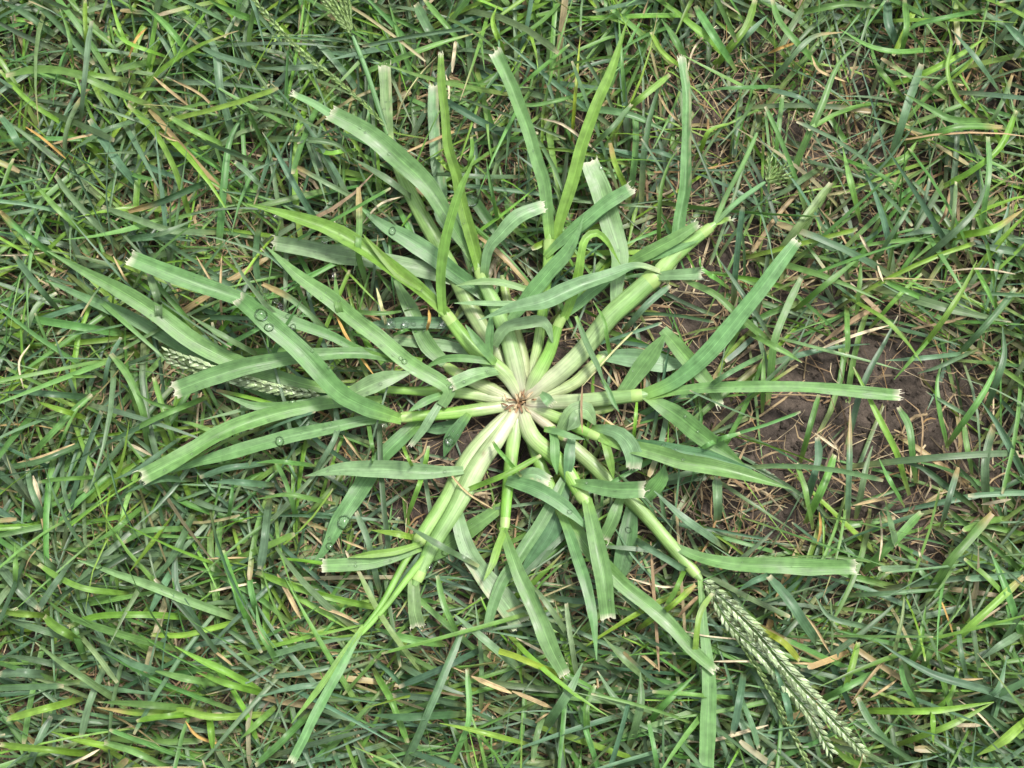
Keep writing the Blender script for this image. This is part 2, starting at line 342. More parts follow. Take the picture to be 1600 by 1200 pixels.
# leaves: points from the stem outwards, widths, heights, colour, tip, extras
YB = (0.17, 0.31, 0.05)
LEAVES = [
 # north-west fan
 ([(745,412),(720,375),(690,325),(655,278),(600,228),(560,198),(515,176)], [14,20,24,29,31,29,24], [13,16,19,22,26,28,29], 'g', 'c', {}),
 ([(530,186),(495,165),(457,147)], [16,13,9], [27.5,28.5,29.5], 'g', 'c', dict(base=LG)),
 ([(745,412),(735,370),(722,320),(712,270),(700,220),(691,150),(685,80)], [15,20,17,15,14,12,8], [13,18,22,27,32,36,40], 'y', 'c', dict(fold=0.5)),
 ([(691,484),(655,452),(615,422),(560,384),(500,352),(440,332),(385,318)], [16,22,26,25,23,20,14], [13,17,20,22,24,25,25], 'y', 'p', dict(fold=0.4)),
 ([(650,446),(620,425),(592,395),(567,366)], [8,12,11,6], [18,21,23,25], 'y', 'p', {}),
 ([(691,484),(689,430),(698,370),(714,310),(733,265),(741,243)], [12,15,16,14,13,10], [13,20,27,34,38,40], 'y', 'p', dict(fold=0.5)),
 ([(740,445),(675,425),(605,410),(535,400),(480,388),(424,379)], [14,26,28,28,26,22], [6,8,10,11,12,13], 'p', 'c', {}),
 ([(764,467),(725,437),(675,400),(605,357),(560,322)], [18,27,28,25,16], [7,10,12,13,13], 'g', 'p', {}),
 ([(757,432),(763,392),(780,368),(812,338),(849,322)], [12,16,21,25,20], [11,18,22,23,21], 'p', 'c', dict(fold=0.3)),
 ([(822,453),(775,440),(740,440),(712,447)], [9,11,10,6], [12,14,15,14], 'p', 'p', {}),
 ([(812,473),(760,474),(709,474)], [8,9,6], [11,13,13], 'p', 'p', {}),
 ([(800,500),(825,465),(860,425),(887,395),(905,360),(912,338)], [14,22,25,24,18,9], [9,12,15,17,19,20], 'g', 'p', dict(base=LP)),
 ([(735,395),(690,340),(690,300),(683,255),(678,200),(677,135)], [8,14,17,18,18,17], [4,5,6,7,8,9], 'p', 't', dict(base=LP)),
 ([(608,214),(604,160),(600,104)], [15,19,19], [12,14,16], 'p', 't', dict(base=PALE)),
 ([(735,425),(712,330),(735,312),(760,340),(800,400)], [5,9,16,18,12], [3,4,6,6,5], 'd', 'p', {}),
 # inner small leaves by the crown
 ([(776,531),(789,513),(815,507),(850,505),(862,534)], [17,18,19,20,15], [12,17,18,17,12], 'p', 'p', dict(base=LP)),
 ([(765,552),(766,520),(768,490)], [8,13,8], [11,16,20], 'g', 'p', {}),
 ([(770,580),(740,587),(703,602)], [17,24,20], [10,15,15], 'p', 'c', dict(base=LP)),
 ([(766,564),(722,559),(690,562),(660,578)], [10,13,12,8], [12,15,14,12], 'g', 'p', {}),
 ([(768,560),(745,530),(727,506)], [11,13,9], [13,18,18], 'g', 'p', {}),
 ([(704,505),(640,505),(565,507)], [18,19,12], [9,10,10], 'd', 'p', dict(base=LG)),
 ([(690,562),(666,535),(645,490),(625,452),(612,425)], [16,25,24,22,14], [6,8,8,7,6], 'g', 'p', dict(base=LP)),
 ([(732,547),(690,540),(650,536),(605,530)], [12,19,20,14], [4,5,5,4], 'p', 't', dict(base=LP)),
 # west fan
 ([(693,626),(700,606),(642,570),(592,532),(555,500),(517,465),(467,430),(415,386)], [15,24,25,26,25,25,24,16], [13,16,17,17,17,17,17,16], 'g', 'p', dict(base=LP)),
 ([(530,626),(585,600),(645,581)], [14,28,16], [18,20,17], 'p', 'p', dict(base=LG)),
 ([(618,652),(567,633),(517,602),(477,556),(433,515),(402,488),(372,464)], [15,27,29,30,30,29,22], [11,19,26,30,32,33,33], 'g', 'c', dict(fold=0.3)),
 ([(600,560),(555,545),(515,524),(440,497),(385,472),(290,437),(202,402)], [10,14,18,21,24,26,23], [14,18,20,22,24,27,29], 'g', 'c', dict(fold=0.25)),
 ([(650,566),(610,558),(560,553),(490,556),(440,562),(385,572),(333,590),(272,612)], [14,17,18,20,22,24,26,26], [12,14,18,21,23,26,28,28], 'g', 'c', dict(base=YB, fold=0.3)),
 ([(540,612),(495,605),(440,590),(367,566),(300,533),(233,483),(160,438),(72,392)], [10,18,24,27,28,27,24,15], [9,12,15,18,20,22,24,25], 'g', 'p', {}),
 ([(420,620),(340,580),(265,532),(200,494),(133,466),(72,437)], [10,16,18,19,19,12], [7,9,11,13,14,14], 'g', 'p', dict(base=LG)),
 ([(530,620),(475,632),(405,635),(367,624),(342,613)], [10,14,14,12,7], [10,13,15,17,18], 'g', 'p', {}),
 ([(590,625),(520,630),(455,641),(392,661),(342,683),(292,711),(222,747)], [12,16,20,24,25,27,24], [8,12,16,19,22,24,25], 'g', 'c', dict(fold=0.35)),
 ([(622,653),(560,660),(480,676),(405,693),(330,716),(262,737)], [12,16,21,22,21,14], [11,14,16,17,17,16], 'g', 'p', {}),
 ([(690,617),(662,628),(637,643)], [9,13,8], [12,17,18], 'g', 'p', {}),
 ([(690,627),(668,660),(646,695)], [10,14,9], [11,14,11], 'p', 'c', {}),
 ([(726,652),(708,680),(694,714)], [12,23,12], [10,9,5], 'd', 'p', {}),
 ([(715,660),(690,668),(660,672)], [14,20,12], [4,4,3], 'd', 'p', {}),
 ([(660,655),(600,713),(543,793),(517,843),(485,892)], [18,26,27,25,16], [5,7,8,9,9], 'g', 'p', {}),
 ([(716,736),(680,737),(633,735),(580,734),(533,733),(473,743)], [12,22,27,26,22,10], [11,15,16,16,16,15], 'p', 'p', dict(base=LP, fold=0.3)),
 # south-west
 ([(650,857),(600,875),(560,882),(503,885)], [12,17,20,20], [11,15,17,18], 'g', 'c', {}),
 ([(650,852),(615,862),(575,868),(545,873)], [8,11,11,8], [12,16,18,18.5], 'y', 'p', {}),
 ([(646,913),(648,950),(653,980)], [16,20,23], [13,14,12], 'p', 'c', dict(fold=0.4)),
 ([(562,987),(533,1027),(495,1080),(456,1131)], [7,9,9,6], [17,20,22,23], 'y', 'p', {}),
 ([(562,989),(530,1050),(500,1105),(456,1190)], [8,13,14,12], [17,21,24,26], 'g', 'c', dict(base=LB)),
 ([(712,787),(722,840),(752,895),(782,932),(815,975)], [12,24,27,34,36], [10,12,13,13,11], 'p', 't', dict(base=LP, fold=0.12)),
 ([(785,792),(740,822),(695,855),(645,890)], [14,25,27,18], [8,7,5,4], 'g', 'p', {}),
 ([(786,832),(775,862),(757,907)], [9,13,8], [11,18,21], 'y', 'p', {}),
 ([(788,830),(800,870),(825,930),(850,990),(882,1055)], [11,20,25,25,18], [11,18,21,22,20], 'g', 'c', {}),
 # south and south-east
 ([(800,753),(850,770),(890,798),(922,832)], [16,24,21,12], [11,15,16,15], 'g', 'p', dict(base=LG)),
 ([(806,748),(830,742),(858,752)], [12,22,18], [10,13,13], 'p', 't', dict(base=LP)),
 ([(880,748),(850,810),(815,865),(785,908),(770,950),(760,988)], [10,17,20,19,16,12], [9,11,12,14,15,15], 'g', 'c', dict(base=LG, fold=0.4)),
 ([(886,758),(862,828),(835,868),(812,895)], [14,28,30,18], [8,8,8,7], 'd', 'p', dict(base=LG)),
 ([(878,806),(900,862),(918,920),(928,980),(932,1030)], [12,16,17,15,10], [9,16,20,22,22], 'g', 'p', {}),
 ([(886,808),(925,862),(970,910),(1040,970),(1080,1013),(1117,1047)], [18,23,23,22,20,14], [9,13,15,17,18,18], 'g', 'c', {}),
 ([(918,787),(928,830),(936,870),(943,912),(950,968)], [15,22,26,26,24], [13,18,21,22,20], 'g', 'c', dict(fold=0.3)),
 ([(904,757),(940,762),(975,764),(1008,765)], [10,23,26,26], [12,17,19,20], 'g', 'c', dict(fold=0.35)),
 ([(863,675),(867,710),(871,743)], [10,15,9], [11,15,13], 'g', 'p', {}),
 ([(893,688),(889,720),(884,751)], [12,19,12], [11,14,11], 'd', 'p', dict(base=LG)),
 ([(857,672),(885,680),(914,687)], [8,11,7], [12,16,16], 'g', 'p', {}),
 ([(880,668),(895,645),(915,640),(932,668)], [14,26,26,14], [9,14,13,9], 'p', 'p', dict(base=LP, fold=0.5)),
 ([(905,640),(900,655),(888,672)], [10,22,10], [12,15,13], 'p', 'p', dict(base=LP, fold=0.4)),
 ([(848,617),(856,626),(863,634)], [8,17,14], [11,14,12], 'p', 'c', dict(base=LP)),
 ([(944,686),(951,715),(958,748)], [11,13,10], [12,15,12], 'y', 'p', {}),
 ([(932,671),(960,675),(980,690),(990,712),(989,732)], [8,18,24,27,24], [8,15,18,18,15], 'p', 'c', {}),
 ([(946,687),(1000,702),(1065,719),(1140,737),(1190,750),(1236,764)], [12,22,25,25,22,12], [12,17,20,21,21,20], 'g', 'p', dict(fold=0.4)),
 ([(975,690),(1040,700),(1110,715),(1175,735)], [10,18,20,12], [10,13,14,13], 'd', 'p', dict(base=LG)),
 ([(1013,622),(1052,645),(1090,675),(1127,702),(1165,728)], [14,27,30,28,16], [11,13,13,13,12], 'g', 'p', {}),
 ([(1012,615),(1050,597),(1100,556),(1142,508),(1180,460),(1215,415),(1246,376)], [17,22,26,27,25,22,16], [11,16,21,25,28,30,31], 'g', 'c', dict(base=YB)),
 ([(1014,618),(1100,607),(1200,604),(1300,608),(1404,619)], [14,16,17,18,18], [11,16,19,21,22], 'g', 'c', dict(base=YB, fold=0.35)),
 ([(968,780),(956,815),(943,843)], [10,20,20], [13,15,12], 'g', 'c', {}),
 ([(986,795),(981,840),(971,882),(961,926)], [16,27,28,18], [5,6,6,5], 'd', 'p', dict(base=LG)),
 ([(1012,772),(1030,752),(1038,724)], [18,24,9], [7,11,14], 'g', 'p', dict(base=LG)),
 ([(1054,855),(1100,873),(1160,883),(1250,886),(1336,886)], [10,19,24,25,20], [10,15,18,19,19], 'g', 'c', dict(base=LP)),
 ([(1094,907),(1098,950),(1103,1010),(1106,1100),(1104,1210)], [7,12,20,23,23], [12,14,16,17,17], 'g', 'c', dict(base=YB)),
 # north-east and north
 ([(946,556),(985,557),(1030,566),(1078,570)], [12,30,32,22], [6,9,9,8], 'p', 'p', dict(base=LP)),
 ([(975,614),(1005,570),(1040,523)], [20,28,24], [7,12,18], 'g', 'p', dict(base=LP, roll=0.1)),
 ([(1040,520),(1062,545),(1085,573),(1110,605),(1126,634)], [16,24,24,20,12], [17,15,13,12,11], 'g', 'c', dict(base=LG)),
 ([(1026,423),(997,416),(960,428),(925,441),(885,456),(850,470),(800,482),(748,499)], [8,12,20,25,26,24,19,8], [13,17,22,25,26,26,25,23], 'p', 'p', dict(base=PALE, fold=0.45, roll=-0.25)),
 ([(1034,432),(1065,430),(1098,427)], [12,18,20], [13,16,17], 'p', 'c', dict(base=LP, fold=0.35)),
 ([(985,411),(1025,388),(1062,367),(1092,350)], [12,20,19,13], [9,14,17,18], 'g', 'c', {}),
 ([(1000,408),(1050,391),(1094,375)], [8,13,8], [9,14,16], 'g', 'p', {}),
 ([(960,490),(964,433),(967,397),(953,350),(938,300),(921,252)], [10,21,29,33,33,30], [10,11,12,13,14,14], 'p', 'c', dict(base=LP, fold=0.12)),
 ([(860,395),(876,378),(912,348),(950,317),(988,294)], [10,17,22,23,20], [12,16,19,21,22], 'g', 'c', {}),
 ([(866,385),(905,362),(945,328),(975,295)], [8,12,13,8], [10,13,15,15], 'd', 'p', {}),
 ([(858,366),(852,300),(838,250),(822,198),(800,140),(774,82)], [16,19,20,19,20,20], [13,18,23,27,31,34], 'g', 'c', dict(base=YB, fold=0.4)),
 ([(866,372),(886,310),(905,245),(930,172),(956,110),(982,26)], [14,19,20,18,16,9], [12,18,24,29,33,37], 'y', 'p', dict(fold=0.45)),
 ([(885,488),(895,460),(903,425),(908,390),(914,372),(930,364),(946,376),(958,395),(967,412)], [13,15,14,13,12,12,12,10,6], [13,17,21,25,27,28,26,23,19], 'y', 'p', dict(fold=0.3)),
 ([(887,488),(920,460),(957,436)], [13,17,14], [13,15,16], 'g', 'p', dict(base=YB)),
 ([(1040,432),(1053,397),(1060,360),(1068,300),(1073,233),(1073,167),(1066,90)], [14,20,19,17,15,14,13], [10,12,14,17,20,22,23], 'g', 't', dict(base=PALE, fold=0.5)),
 ([(1118,350),(1142,342)], [8,7], [14,15], 'y', 'c', {}),
 ([(1040,425),(1010,430),(975,432)], [6,8,5], [8,8,7], 'g', 'p', {}),
 ([(945,598),(955,620),(968,645)], [7,8,6], [14,15,15], 'g', 'p', {}),
 ([(903,503),(918,540),(935,575),(944,602)], [5,9,9,7], [17,17,16,15], 'd', 'p', {}),
]
for p, w, z, c, tip, kw in LEAVES: leaf(p, w, z, c, tip, **kw)

# crown: dry brown sheath scraps where the stems meet
for i in range(18):
    a = rng.uniform(0, 6.28); r = rng.uniform(1, 20); l = rng.uniform(8, 22); x, y = 812 + r * math.cos(a), 630 + 0.7 * r * math.sin(a); b = a + rng.normal(0, 0.7)
    o = leaf([(x, y), (x + l * math.cos(b) * .5, y + l * math.sin(b) * .4), (x + l * math.cos(b), y + l * math.sin(b))], [2, 3.5, 1.5], [5.5, 8 + rng.uniform(0, 2.5), 7], 'p', 'p', name='dry_sheath', splat_it=False, fold=0.4, base=(0.2, 0.12, 0.07), mat=M_STRAW)
    at = o.data.attributes['tint']; n = len(at.data); cc = np.array(((0.30,0.19,0.10),(0.42,0.33,0.2),(0.2,0.12,0.07))[i % 3])
    at.data.foreach_set('color', np.c_[np.tile(cc, (n, 1)), np.ones(n)].ravel().astype(np.float32))

# ------------------------------------------------------------------ seed heads: spikes with two ranks of spikelets
def spikelet_mesh(col, L=5.2 * MM, Wd=1.5 * MM):
    V = []; F = []; cols = []
    # three overlapping husks, each a boat-shaped six-point solid
    for k, (s, off, lift) in enumerate(((1.0, 0.0, 0.0), (0.82, 0.9 * MM, 0.45 * MM), (0.70, 0.4 * MM, 0.75 * MM))):
        l, w = L * s, Wd * s; side = (-1, 1, 0)[k] * 0.3 * MM; b = len(V)
        V += [(off, side, lift), (off + l * .45, side + w / 2, lift + .1 * MM), (off + l, side, lift + .35 * MM), (off + l * .45, side - w / 2, lift + .1 * MM), (off + l * .4, side, lift + w * .55), (off + l * .4, side, lift - w * .35)]
        for q in ((0, 3, 4, 1), (1, 4, 3, 2), (0, 1, 5, 3), (3, 5, 1, 2)): F.append([b + t for t in q])
        c0 = np.array(col) * (0.78, 1.0, 1.1)[k]
        cols += [c0 * .7, c0, c0 * 1.1, c0, c0 * 1.05, c0 * .7]
    V = np.array(V)
    return make_mesh('spikelet', V, F, cols, np.c_[V[:, 1] / Wd + .5, V[:, 0] / MM], M_SEED, smooth=False)
SPM = {'w': [spikelet_mesh((0.46 + a, 0.55 + a, 0.35 + a), 5.6 * MM, 1.8 * MM) for a in (-0.07, 0.0, 0.07)],
       'g': [spikelet_mesh((0.28 + a, 0.39 + a, 0.15 + a), 4.8 * MM, 1.6 * MM) for a in (-0.03, 0.0, 0.03)]}
def seed_spike(pts, w, z, kind='w', step=11, rach=(0.17, 0.29, 0.09), spread=0.44):
    pts = np.asarray(pts, float); L = np.linalg.norm(np.diff(pts, axis=0), axis=1).sum()
    n = max(6, int(L / 10)); xy = spline(pts, n); zz = interp(z, n)
    p3 = P(xy[:, 0], xy[:, 1], zz * MM)
    V, F, uv = ribbon(p3, np.full(n, 0.9 * MM) * np.linspace(1, .6, n), fold=0.8, cols=5)
    sp = link('seed_spike', make_mesh('seed_spike', V - PO, F, np.tile(np.array(rach), (len(V), 1)), uv, M_SEED), plant)
    m = int(L / step); xs = spline(np.c_[pts, interp(z, len(pts))], m); q = P(xs[:, 0], xs[:, 1], xs[:, 2] * MM)
    T = np.gradient(q, axis=0); wl = interp(w, m)
    for i in range(m):
        for side in (-1, 1):
            t = Vector(T[i]).normalized(); s = t.cross(Vector((0, 0, 1))).normalized()
            d = (t + s * side * (spread + rng.normal(0, 0.05)) + Vector((0, 0, rng.uniform(0.0, 0.12)))).normalized()
            pos = Vector(q[i]) + s * side * wl[i] * PXM * 0.08 + Vector((0, 0, 0.9 * MM)) + t * (side * step * 0.25 * PXM)
            o = bpy.data.objects.new('spikelet', SPM[kind][int(rng.integers(3))]); C.objects.link(o); o.parent = sp
            o.location = pos - Vector(PO)
            o.rotation_mode = 'QUATERNION'; up = Vector((0, 0, 1)) + s * side * 0.5
            x = d; y = up.cross(x).normalized(); zz_ = x.cross(y)
            from mathutils import Matrix
            o.rotation_quaternion = Matrix((x, y, zz_)).transposed().to_quaternion()
            f = wl[i] / 18.5 * rng.uniform(0.9, 1.1); o.scale = (max(f, .75), f, f)
    splat(plant_lo, plant_hi, xy[:, 0], xy[:, 1], np.full(n, max(w)), zz)
    return sp
seed_spike([(1100,910),(1132,938),(1182,988),(1232,1050),(1290,1112),(1345,1172)], [15,19,20,19,18,13], [13,16,19,21,22,22], 'w')
seed_spike([(1104,916),(1140,975),(1188,1022),(1230,1072),(1264,1115),(1296,1172)], [13,17,18,17,16,11], [13,15,17,18,19,18], 'w')
seed_spike([(1108,925),(1148,990),(1175,1032),(1205,1082),(1235,1140),(1268,1205)], [8,10,11,11,11,9], [12,13,14,14,13,12], 'g', spread=0.16)
seed_spike([(498,617),(450,610),(400,598),(345,581),(268,553)], [14,18,19,18,11], [10,13,16,18,19], 'w', spread=0.2)
seed_spike([(498,619),(440,613),(392,602),(340,588),(272,567)], [12,15,16,15,10], [9.5,12,14,15,16], 'w', spread=0.2)
seed_spike([(601,196),(568,163),(525,125),(480,90),(435,45),(392,-5)], [8,10,12,12,12,10], [14,19,23,26,28,29], 'g', spread=0.16)
for dx in (-42, -22, 0, 12): seed_spike([(548,52),(540 + dx * .45, 20),(528 + dx, -25)], [9,11,9], [23,26,28], 'g', step=7, spread=0.25)
for dx, dy in ((4, -34), (14, -26), (26, -20), (30, -6), (22, 4)): seed_spike([(1198,283),(1198 + dx * .6, 283 + dy * .6),(1198 + dx, 283 + dy)], [8,10,7], [20,22,23], 'g', step=6, spread=0.35)

# ------------------------------------------------------------------ single lawn blades that can be picked out (tile origin; points in thirds of a pixel; width px; colour)
BLADES = {
(0,0): [
 ("430,100 400,350 380,560",9,'b'),("30,355 180,325 350,345 520,420 690,490",11,'g'),("415,420 350,520 310,640 315,760",9,'b'),("600,490 720,610 820,790 890,1010",9,'y'),
 ("800,550 900,610 1000,660",9,'g'),("1160,510 1080,650 1050,850 1030,1100",11,'g'),("860,90 1000,220 1030,420 1080,600",12,'b'),("260,820 340,930 500,1100",9,'b'),
 ("480,970 620,1020 800,1080 1000,1090",9,'b'),("140,830 250,960 390,1090",8,'g'),("600,990 760,940 950,860",10,'d'),("980,0 1080,50 1200,100",10,'g'),("860,150 980,240 1190,310",9,'b'),
 ("640,20 700,50 790,130 900,270",9,'g'),("0,330 130,470 280,570",7,'y'),("0,540 50,610 100,700",10,'b'),("330,710 480,620 620,570",9,'b'),("420,560 560,770 660,880",12,'b'),
 ("900,1130 760,1110 620,1120",10,'b'),("910,1030 780,1090 700,1110",8,'b'),("0,990 100,1080 220,1170",9,'g'),("400,0 400,90 405,190",7,'y'),("530,130 600,200 760,260",6,'y'),("520,0 560,130 610,230",6,'y'),
 ("280,40 320,150 350,310",6,'g'),("0,0 110,60 220,140",10,'b'),("1100,760 1150,800 1190,840",8,'b')],
(400,0): [
 ("440,770 400,690 280,660 100,655",9,'b'),("170,770 300,840 430,910",7,'p'),("0,320 150,320 300,310",8,'b'),("!480,880 485,1030 480,1190 505,1290",9,'g'),("280,700 340,720 420,710",8,'y'),
 ("30,620 110,740 200,900 260,1000",9,'b'),("1050,150 850,210 640,290 520,340",9,'g'),("720,820 900,820 1060,830 1200,830",8,'b'),("760,380 900,480 1050,570 1200,650",11,'d'),
 ("450,740 600,830 720,920",10,'b'),("790,0 900,130 960,200",8,'g'),("750,20 800,120 850,200",14,'b'),("620,0 690,240 740,380",7,'g'),("1130,30 1110,100 1140,190",8,'y'),("1010,640 1015,700 1000,780",7,'g'),
 ("760,990 860,965 960,965",7,'b'),("820,700 870,760 910,800",7,'y'),("1080,740 1100,850 1130,1000",7,'g')],
(800,0): [
 ("240,0 130,110 0,190",9,'g'),("720,10 830,110 930,190 1000,270",11,'y'),("860,30 920,130 990,240",11,'g'),("1140,0 1100,120 1010,240",11,'y'),("1200,70 1140,130 1080,190",10,'b'),("320,170 300,400 285,590",5,'o'),
 ("500,80 510,250 520,400",6,'g'),("730,620 560,540 350,510",11,'b'),("650,150 700,240 770,300",7,'y'),("740,350 640,430 530,520",9,'y'),("1050,570 930,610 890,690",7,'y'),("270,210 150,310 30,410",8,'g'),
 ("460,670 480,760 520,850",8,'y'),("590,700 680,710 760,740",7,'b'),("745,975 500,960 270,940",4,'b'),("0,490 130,490 300,450",6,'g'),("560,490 480,590 390,680",8,'b'),("790,690 740,760 700,900 690,1110",7,'g'),
 ("700,90 740,150 790,240",11,'g'),("880,430 1000,415 1190,410",7,'g')],
(1200,0): [
 ("455,190 330,300 250,500 150,720 110,840",10,'g'),("500,30 350,20 160,60",9,'g'),("340,140 470,220 600,250 770,240",11,'g'),("350,150 200,180 60,330",8,'b'),("720,300 660,480 590,700",12,'b'),
 ("1030,170 860,280 700,360 600,390",9,'y'),("830,90 860,200 840,330 880,450 960,530",6,'y'),("480,250 530,340 590,410",10,'g'),("640,440 760,510 860,560 1000,570",10,'g'),("1165,520 1090,690 960,800 870,850",9,'y'),
 ("1145,350 1100,470 1040,580",8,'b'),("1100,600 900,600 730,650",11,'g'),("640,890 500,810 380,760",10,'g'),("350,690 380,830 410,950",9,'g'),("720,870 640,1000 520,1190",8,'b'),("1030,640 1035,800 1000,1050",9,'g'),
 ("1040,810 960,1000 760,1190",9,'b'),("1200,980 1060,1070 930,1100",11,'y'),("610,1110 760,1080 870,1100",10,'b'),("880,850 870,1000 855,1100",7,'b'),("0,940 90,890 180,830",9,'b'),("300,860 200,1000 50,1200",14,'p'),
 ("650,150 720,110 960,60",8,'g'),("560,0 560,100 590,190",14,'b'),("640,0 650,120 630,220",9,'g'),("860,140 960,260 1060,400",10,'b'),("1100,100 1150,150 1200,200",11,'b'),("0,420 150,460 220,510",8,'b'),
 ("70,440 50,600 30,780",7,'g'),("20,0 60,110 210,280",9,'g'),("700,660 640,740 560,770",10,'g'),("950,1150 1050,1160 1200,1190",11,'b'),("1150,280 1190,210 1200,180",8,'p')],
(0,400): [
 ("100,285 250,310 550,360",12,'g'),("520,460 600,560 670,720 690,850",10,'g'),("570,380 510,500 490,620",8,'b'),("265,175 170,240 110,395",8,'p'),("630,810 750,750 900,690",8,'g'),("720,570 760,700 810,850",8,'g'),
 ("170,680 250,710 340,740",8,'y'),("430,650 330,740 160,920",9,'g'),("380,700 330,790 290,870",9,'g'),("0,640 150,640 400,660",9,'d'),("590,1110 740,1050 850,1050",11,'b'),("940,1040 1060,1000 1200,980",10,'b'),
 ("990,1060 1100,1060 1220,1070",9,'b'),("530,1050 650,1000 800,890",9,'b'),("700,80 740,200 750,280",11,'b'),("890,280 1050,380 1180,450",9,'b'),("1095,1040 1090,1100 1080,1190",7,'g'),("0,1000 200,960 420,870",9,'d'),
 ("180,1060 280,1045 380,1040",6,'g'),("640,640 720,690 840,720",6,'g'),("130,1000 150,1100 190,1190",9,'b'),("70,0 170,130 230,200",9,'b')],
(400,400): [
 ("!370,80 380,200 400,290",10,'g'),("30,130 150,190 250,270 350,370",9,'b'),("740,250 600,270 400,260",7,'g'),("570,460 600,400 700,350 760,350",6,'g'),("90,960 140,1060 180,1190",7,'g'),("810,890 780,1030 740,1140",7,'y'),
 ("680,850 700,920 730,980",5,'y'),("540,990 550,930 540,870",6,'g'),("370,690 380,830 300,980",8,'b'),("0,1140 150,1120 310,1150",7,'g'),("0,970 90,965 180,975",8,'g'),("!1110,870 1135,910 1170,950",6,'g'),
 ("!1335,936 1170,1026 1026,1083",8,'y')],
(800,400): [
 ("800,110 950,180 1050,270 1200,400",10,'g'),("800,700 1000,560 1170,470",7,'b'),("740,140 640,220 560,310",9,'b'),("1070,830 950,870 830,940",7,'g'),("590,620 580,750 570,850",5,'y'),("!380,210 430,300 445,385",6,'g'),
 ("1180,450 1178,550 1175,650",7,'g'),("880,0 890,60 960,110",8,'g'),("960,0 1040,120 1140,270 1190,350",7,'b'),("960,1040 960,1110 960,1190",14,'b'),("666,1101 795,1221 930,1320",12,'b')],
(1200,400): [
 ("160,90 90,240 30,400 10,590",11,'g'),("440,0 300,110 190,200",9,'g'),("435,0 430,100 420,200",9,'g'),("980,20 900,180 800,330 720,430",8,'y'),("720,85 620,180 520,290",6,'y'),("720,500 640,390 540,290 400,210",8,'y'),
 ("1140,310 900,260 750,220 570,170",13,'b'),("550,120 640,160 730,200",8,'g'),("640,540 450,490 250,440 60,390",7,'p'),("610,280 550,400 480,530 430,650 380,850",9,'b'),("400,520 470,660 540,800 600,920 640,1050",9,'y'),
 ("550,490 700,480 890,460",7,'b'),("820,480 790,600 800,720 830,860",8,'g'),("740,635 850,700 960,760",6,'b'),("1090,480 1010,640 900,800",9,'g'),("1100,330 1105,480 1040,670",9,'b'),("1000,680 1090,810 1190,1000",10,'b'),
 ("610,710 660,800 680,960",10,'g'),("385,700 380,850 370,1180",10,'b'),("490,890 460,990 425,1160",9,'b'),("230,850 235,950 200,1080",10,'b'),("310,930 260,1060 200,1190",12,'g'),("130,970 170,1090 190,1190",9,'g'),
 ("890,990 860,1090 830,1190",9,'b'),("1060,790 1020,950 1020,1150",11,'b'),("590,960 720,990 840,1080 930,1150",9,'d'),("520,950 560,1040 600,1110",8,'g'),("700,550 790,520 880,480",7,'b'),("1160,150 1050,290 920,430",9,'b'),
 ("590,580 660,500 730,420",6,'g'),("1065,250 1030,170 980,80",7,'g'),("920,790 925,860 940,940",8,'g'),("370,460 372,400 370,340",8,'g'),("160,500 80,450 0,410",9,'g'),("240,650 210,760 170,900",8,'g')],
(0,800): [
 ("365,225 550,290 750,360 900,420 1090,490",13,'p'),("180,245 280,310 400,360 560,380",8,'y'),("580,145 680,90 840,80",9,'g'),("410,160 530,90 640,0",8,'g'),("740,310 830,180 890,50",11,'b'),("610,280 720,140 780,60",9,'y'),
 ("680,520 740,400 800,290",10,'b'),("820,200 830,360 930,530",9,'d'),("320,540 450,490 650,480 850,490",9,'y'),("710,575 870,575 1090,520",8,'y'),("190,390 330,490 560,570 820,640",11,'g'),("165,610 280,700 400,780 550,880",10,'p'),
 ("550,800 470,690 380,580",8,'p'),("330,440 350,560 380,640",10,'g'),("210,490 270,540 340,580",12,'y'),("100,770 250,800 430,870",7,'p'),("460,890 650,900 840,915",10,'g'),("455,915 640,940 820,930",9,'y'),
 ("35,970 180,930 330,890",10,'y'),("0,1090 180,1110 400,1130",9,'y'),("240,1030 400,1080 650,1120",9,'y'),("820,630 950,700 1100,770 1200,830",10,'y'),("920,750 1050,800 1200,840",9,'y'),("710,740 870,780 1000,800",10,'g'),
 ("1040,180 1100,350 1140,450",10,'g'),("1170,300 1180,380 1200,450",9,'g'),("180,450 90,360 0,250",13,'b'),("180,460 250,350 330,240",10,'b'),("240,960 180,1080 140,1190",10,'b'),("380,1060 420,900 480,750",10,'b'),
 ("1000,1130 995,1070 990,1010",10,'y'),("740,960 850,930 1000,960 1200,950",10,'y'),("500,650 620,710 750,750",10,'b'),("0,670 150,690 330,730",9,'b'),("0,760 90,755 180,760",13,'b'),("0,490 150,540 300,580",10,'b'),
 ("70,140 75,220 75,310",8,'g'),("130,150 200,210 270,280",10,'b'),("1130,1060 1165,1030 1220,980",9,'g'),("490,1080 600,1110 760,1180",9,'g'),("640,980 760,960 880,950",8,'y'),("0,460 80,475 170,480",8,'y')],
(400,800): [
 ("0,280 180,350 350,400 530,440",10,'y'),("540,85 640,100 740,120",9,'y'),("480,280 570,460 660,600 780,750",9,'p'),("560,545 700,590 830,610",11,'g'),("!700,60 850,150 960,210",9,'b'),("930,480 1060,590 1190,700",12,'p'),
 ("970,540 900,700 840,850 700,1180",12,'b'),("670,820 900,720 1060,640",9,'d'),("560,690 640,760 700,830",10,'b'),("710,1080 640,900 580,790",9,'g'),("530,950 700,960 900,950",11,'d'),("860,990 1000,1020 1200,1070",7,'y'),
 ("990,740 1000,960 960,1080 910,1190",8,'g'),("640,860 800,870 900,890",9,'d'),("0,870 200,820 400,815",8,'b'),("1060,630 1200,670 1320,720 1420,760",9,'o'),("470,0 520,120 570,330",9,'b'),("20,270 40,160 60,0",12,'b'),
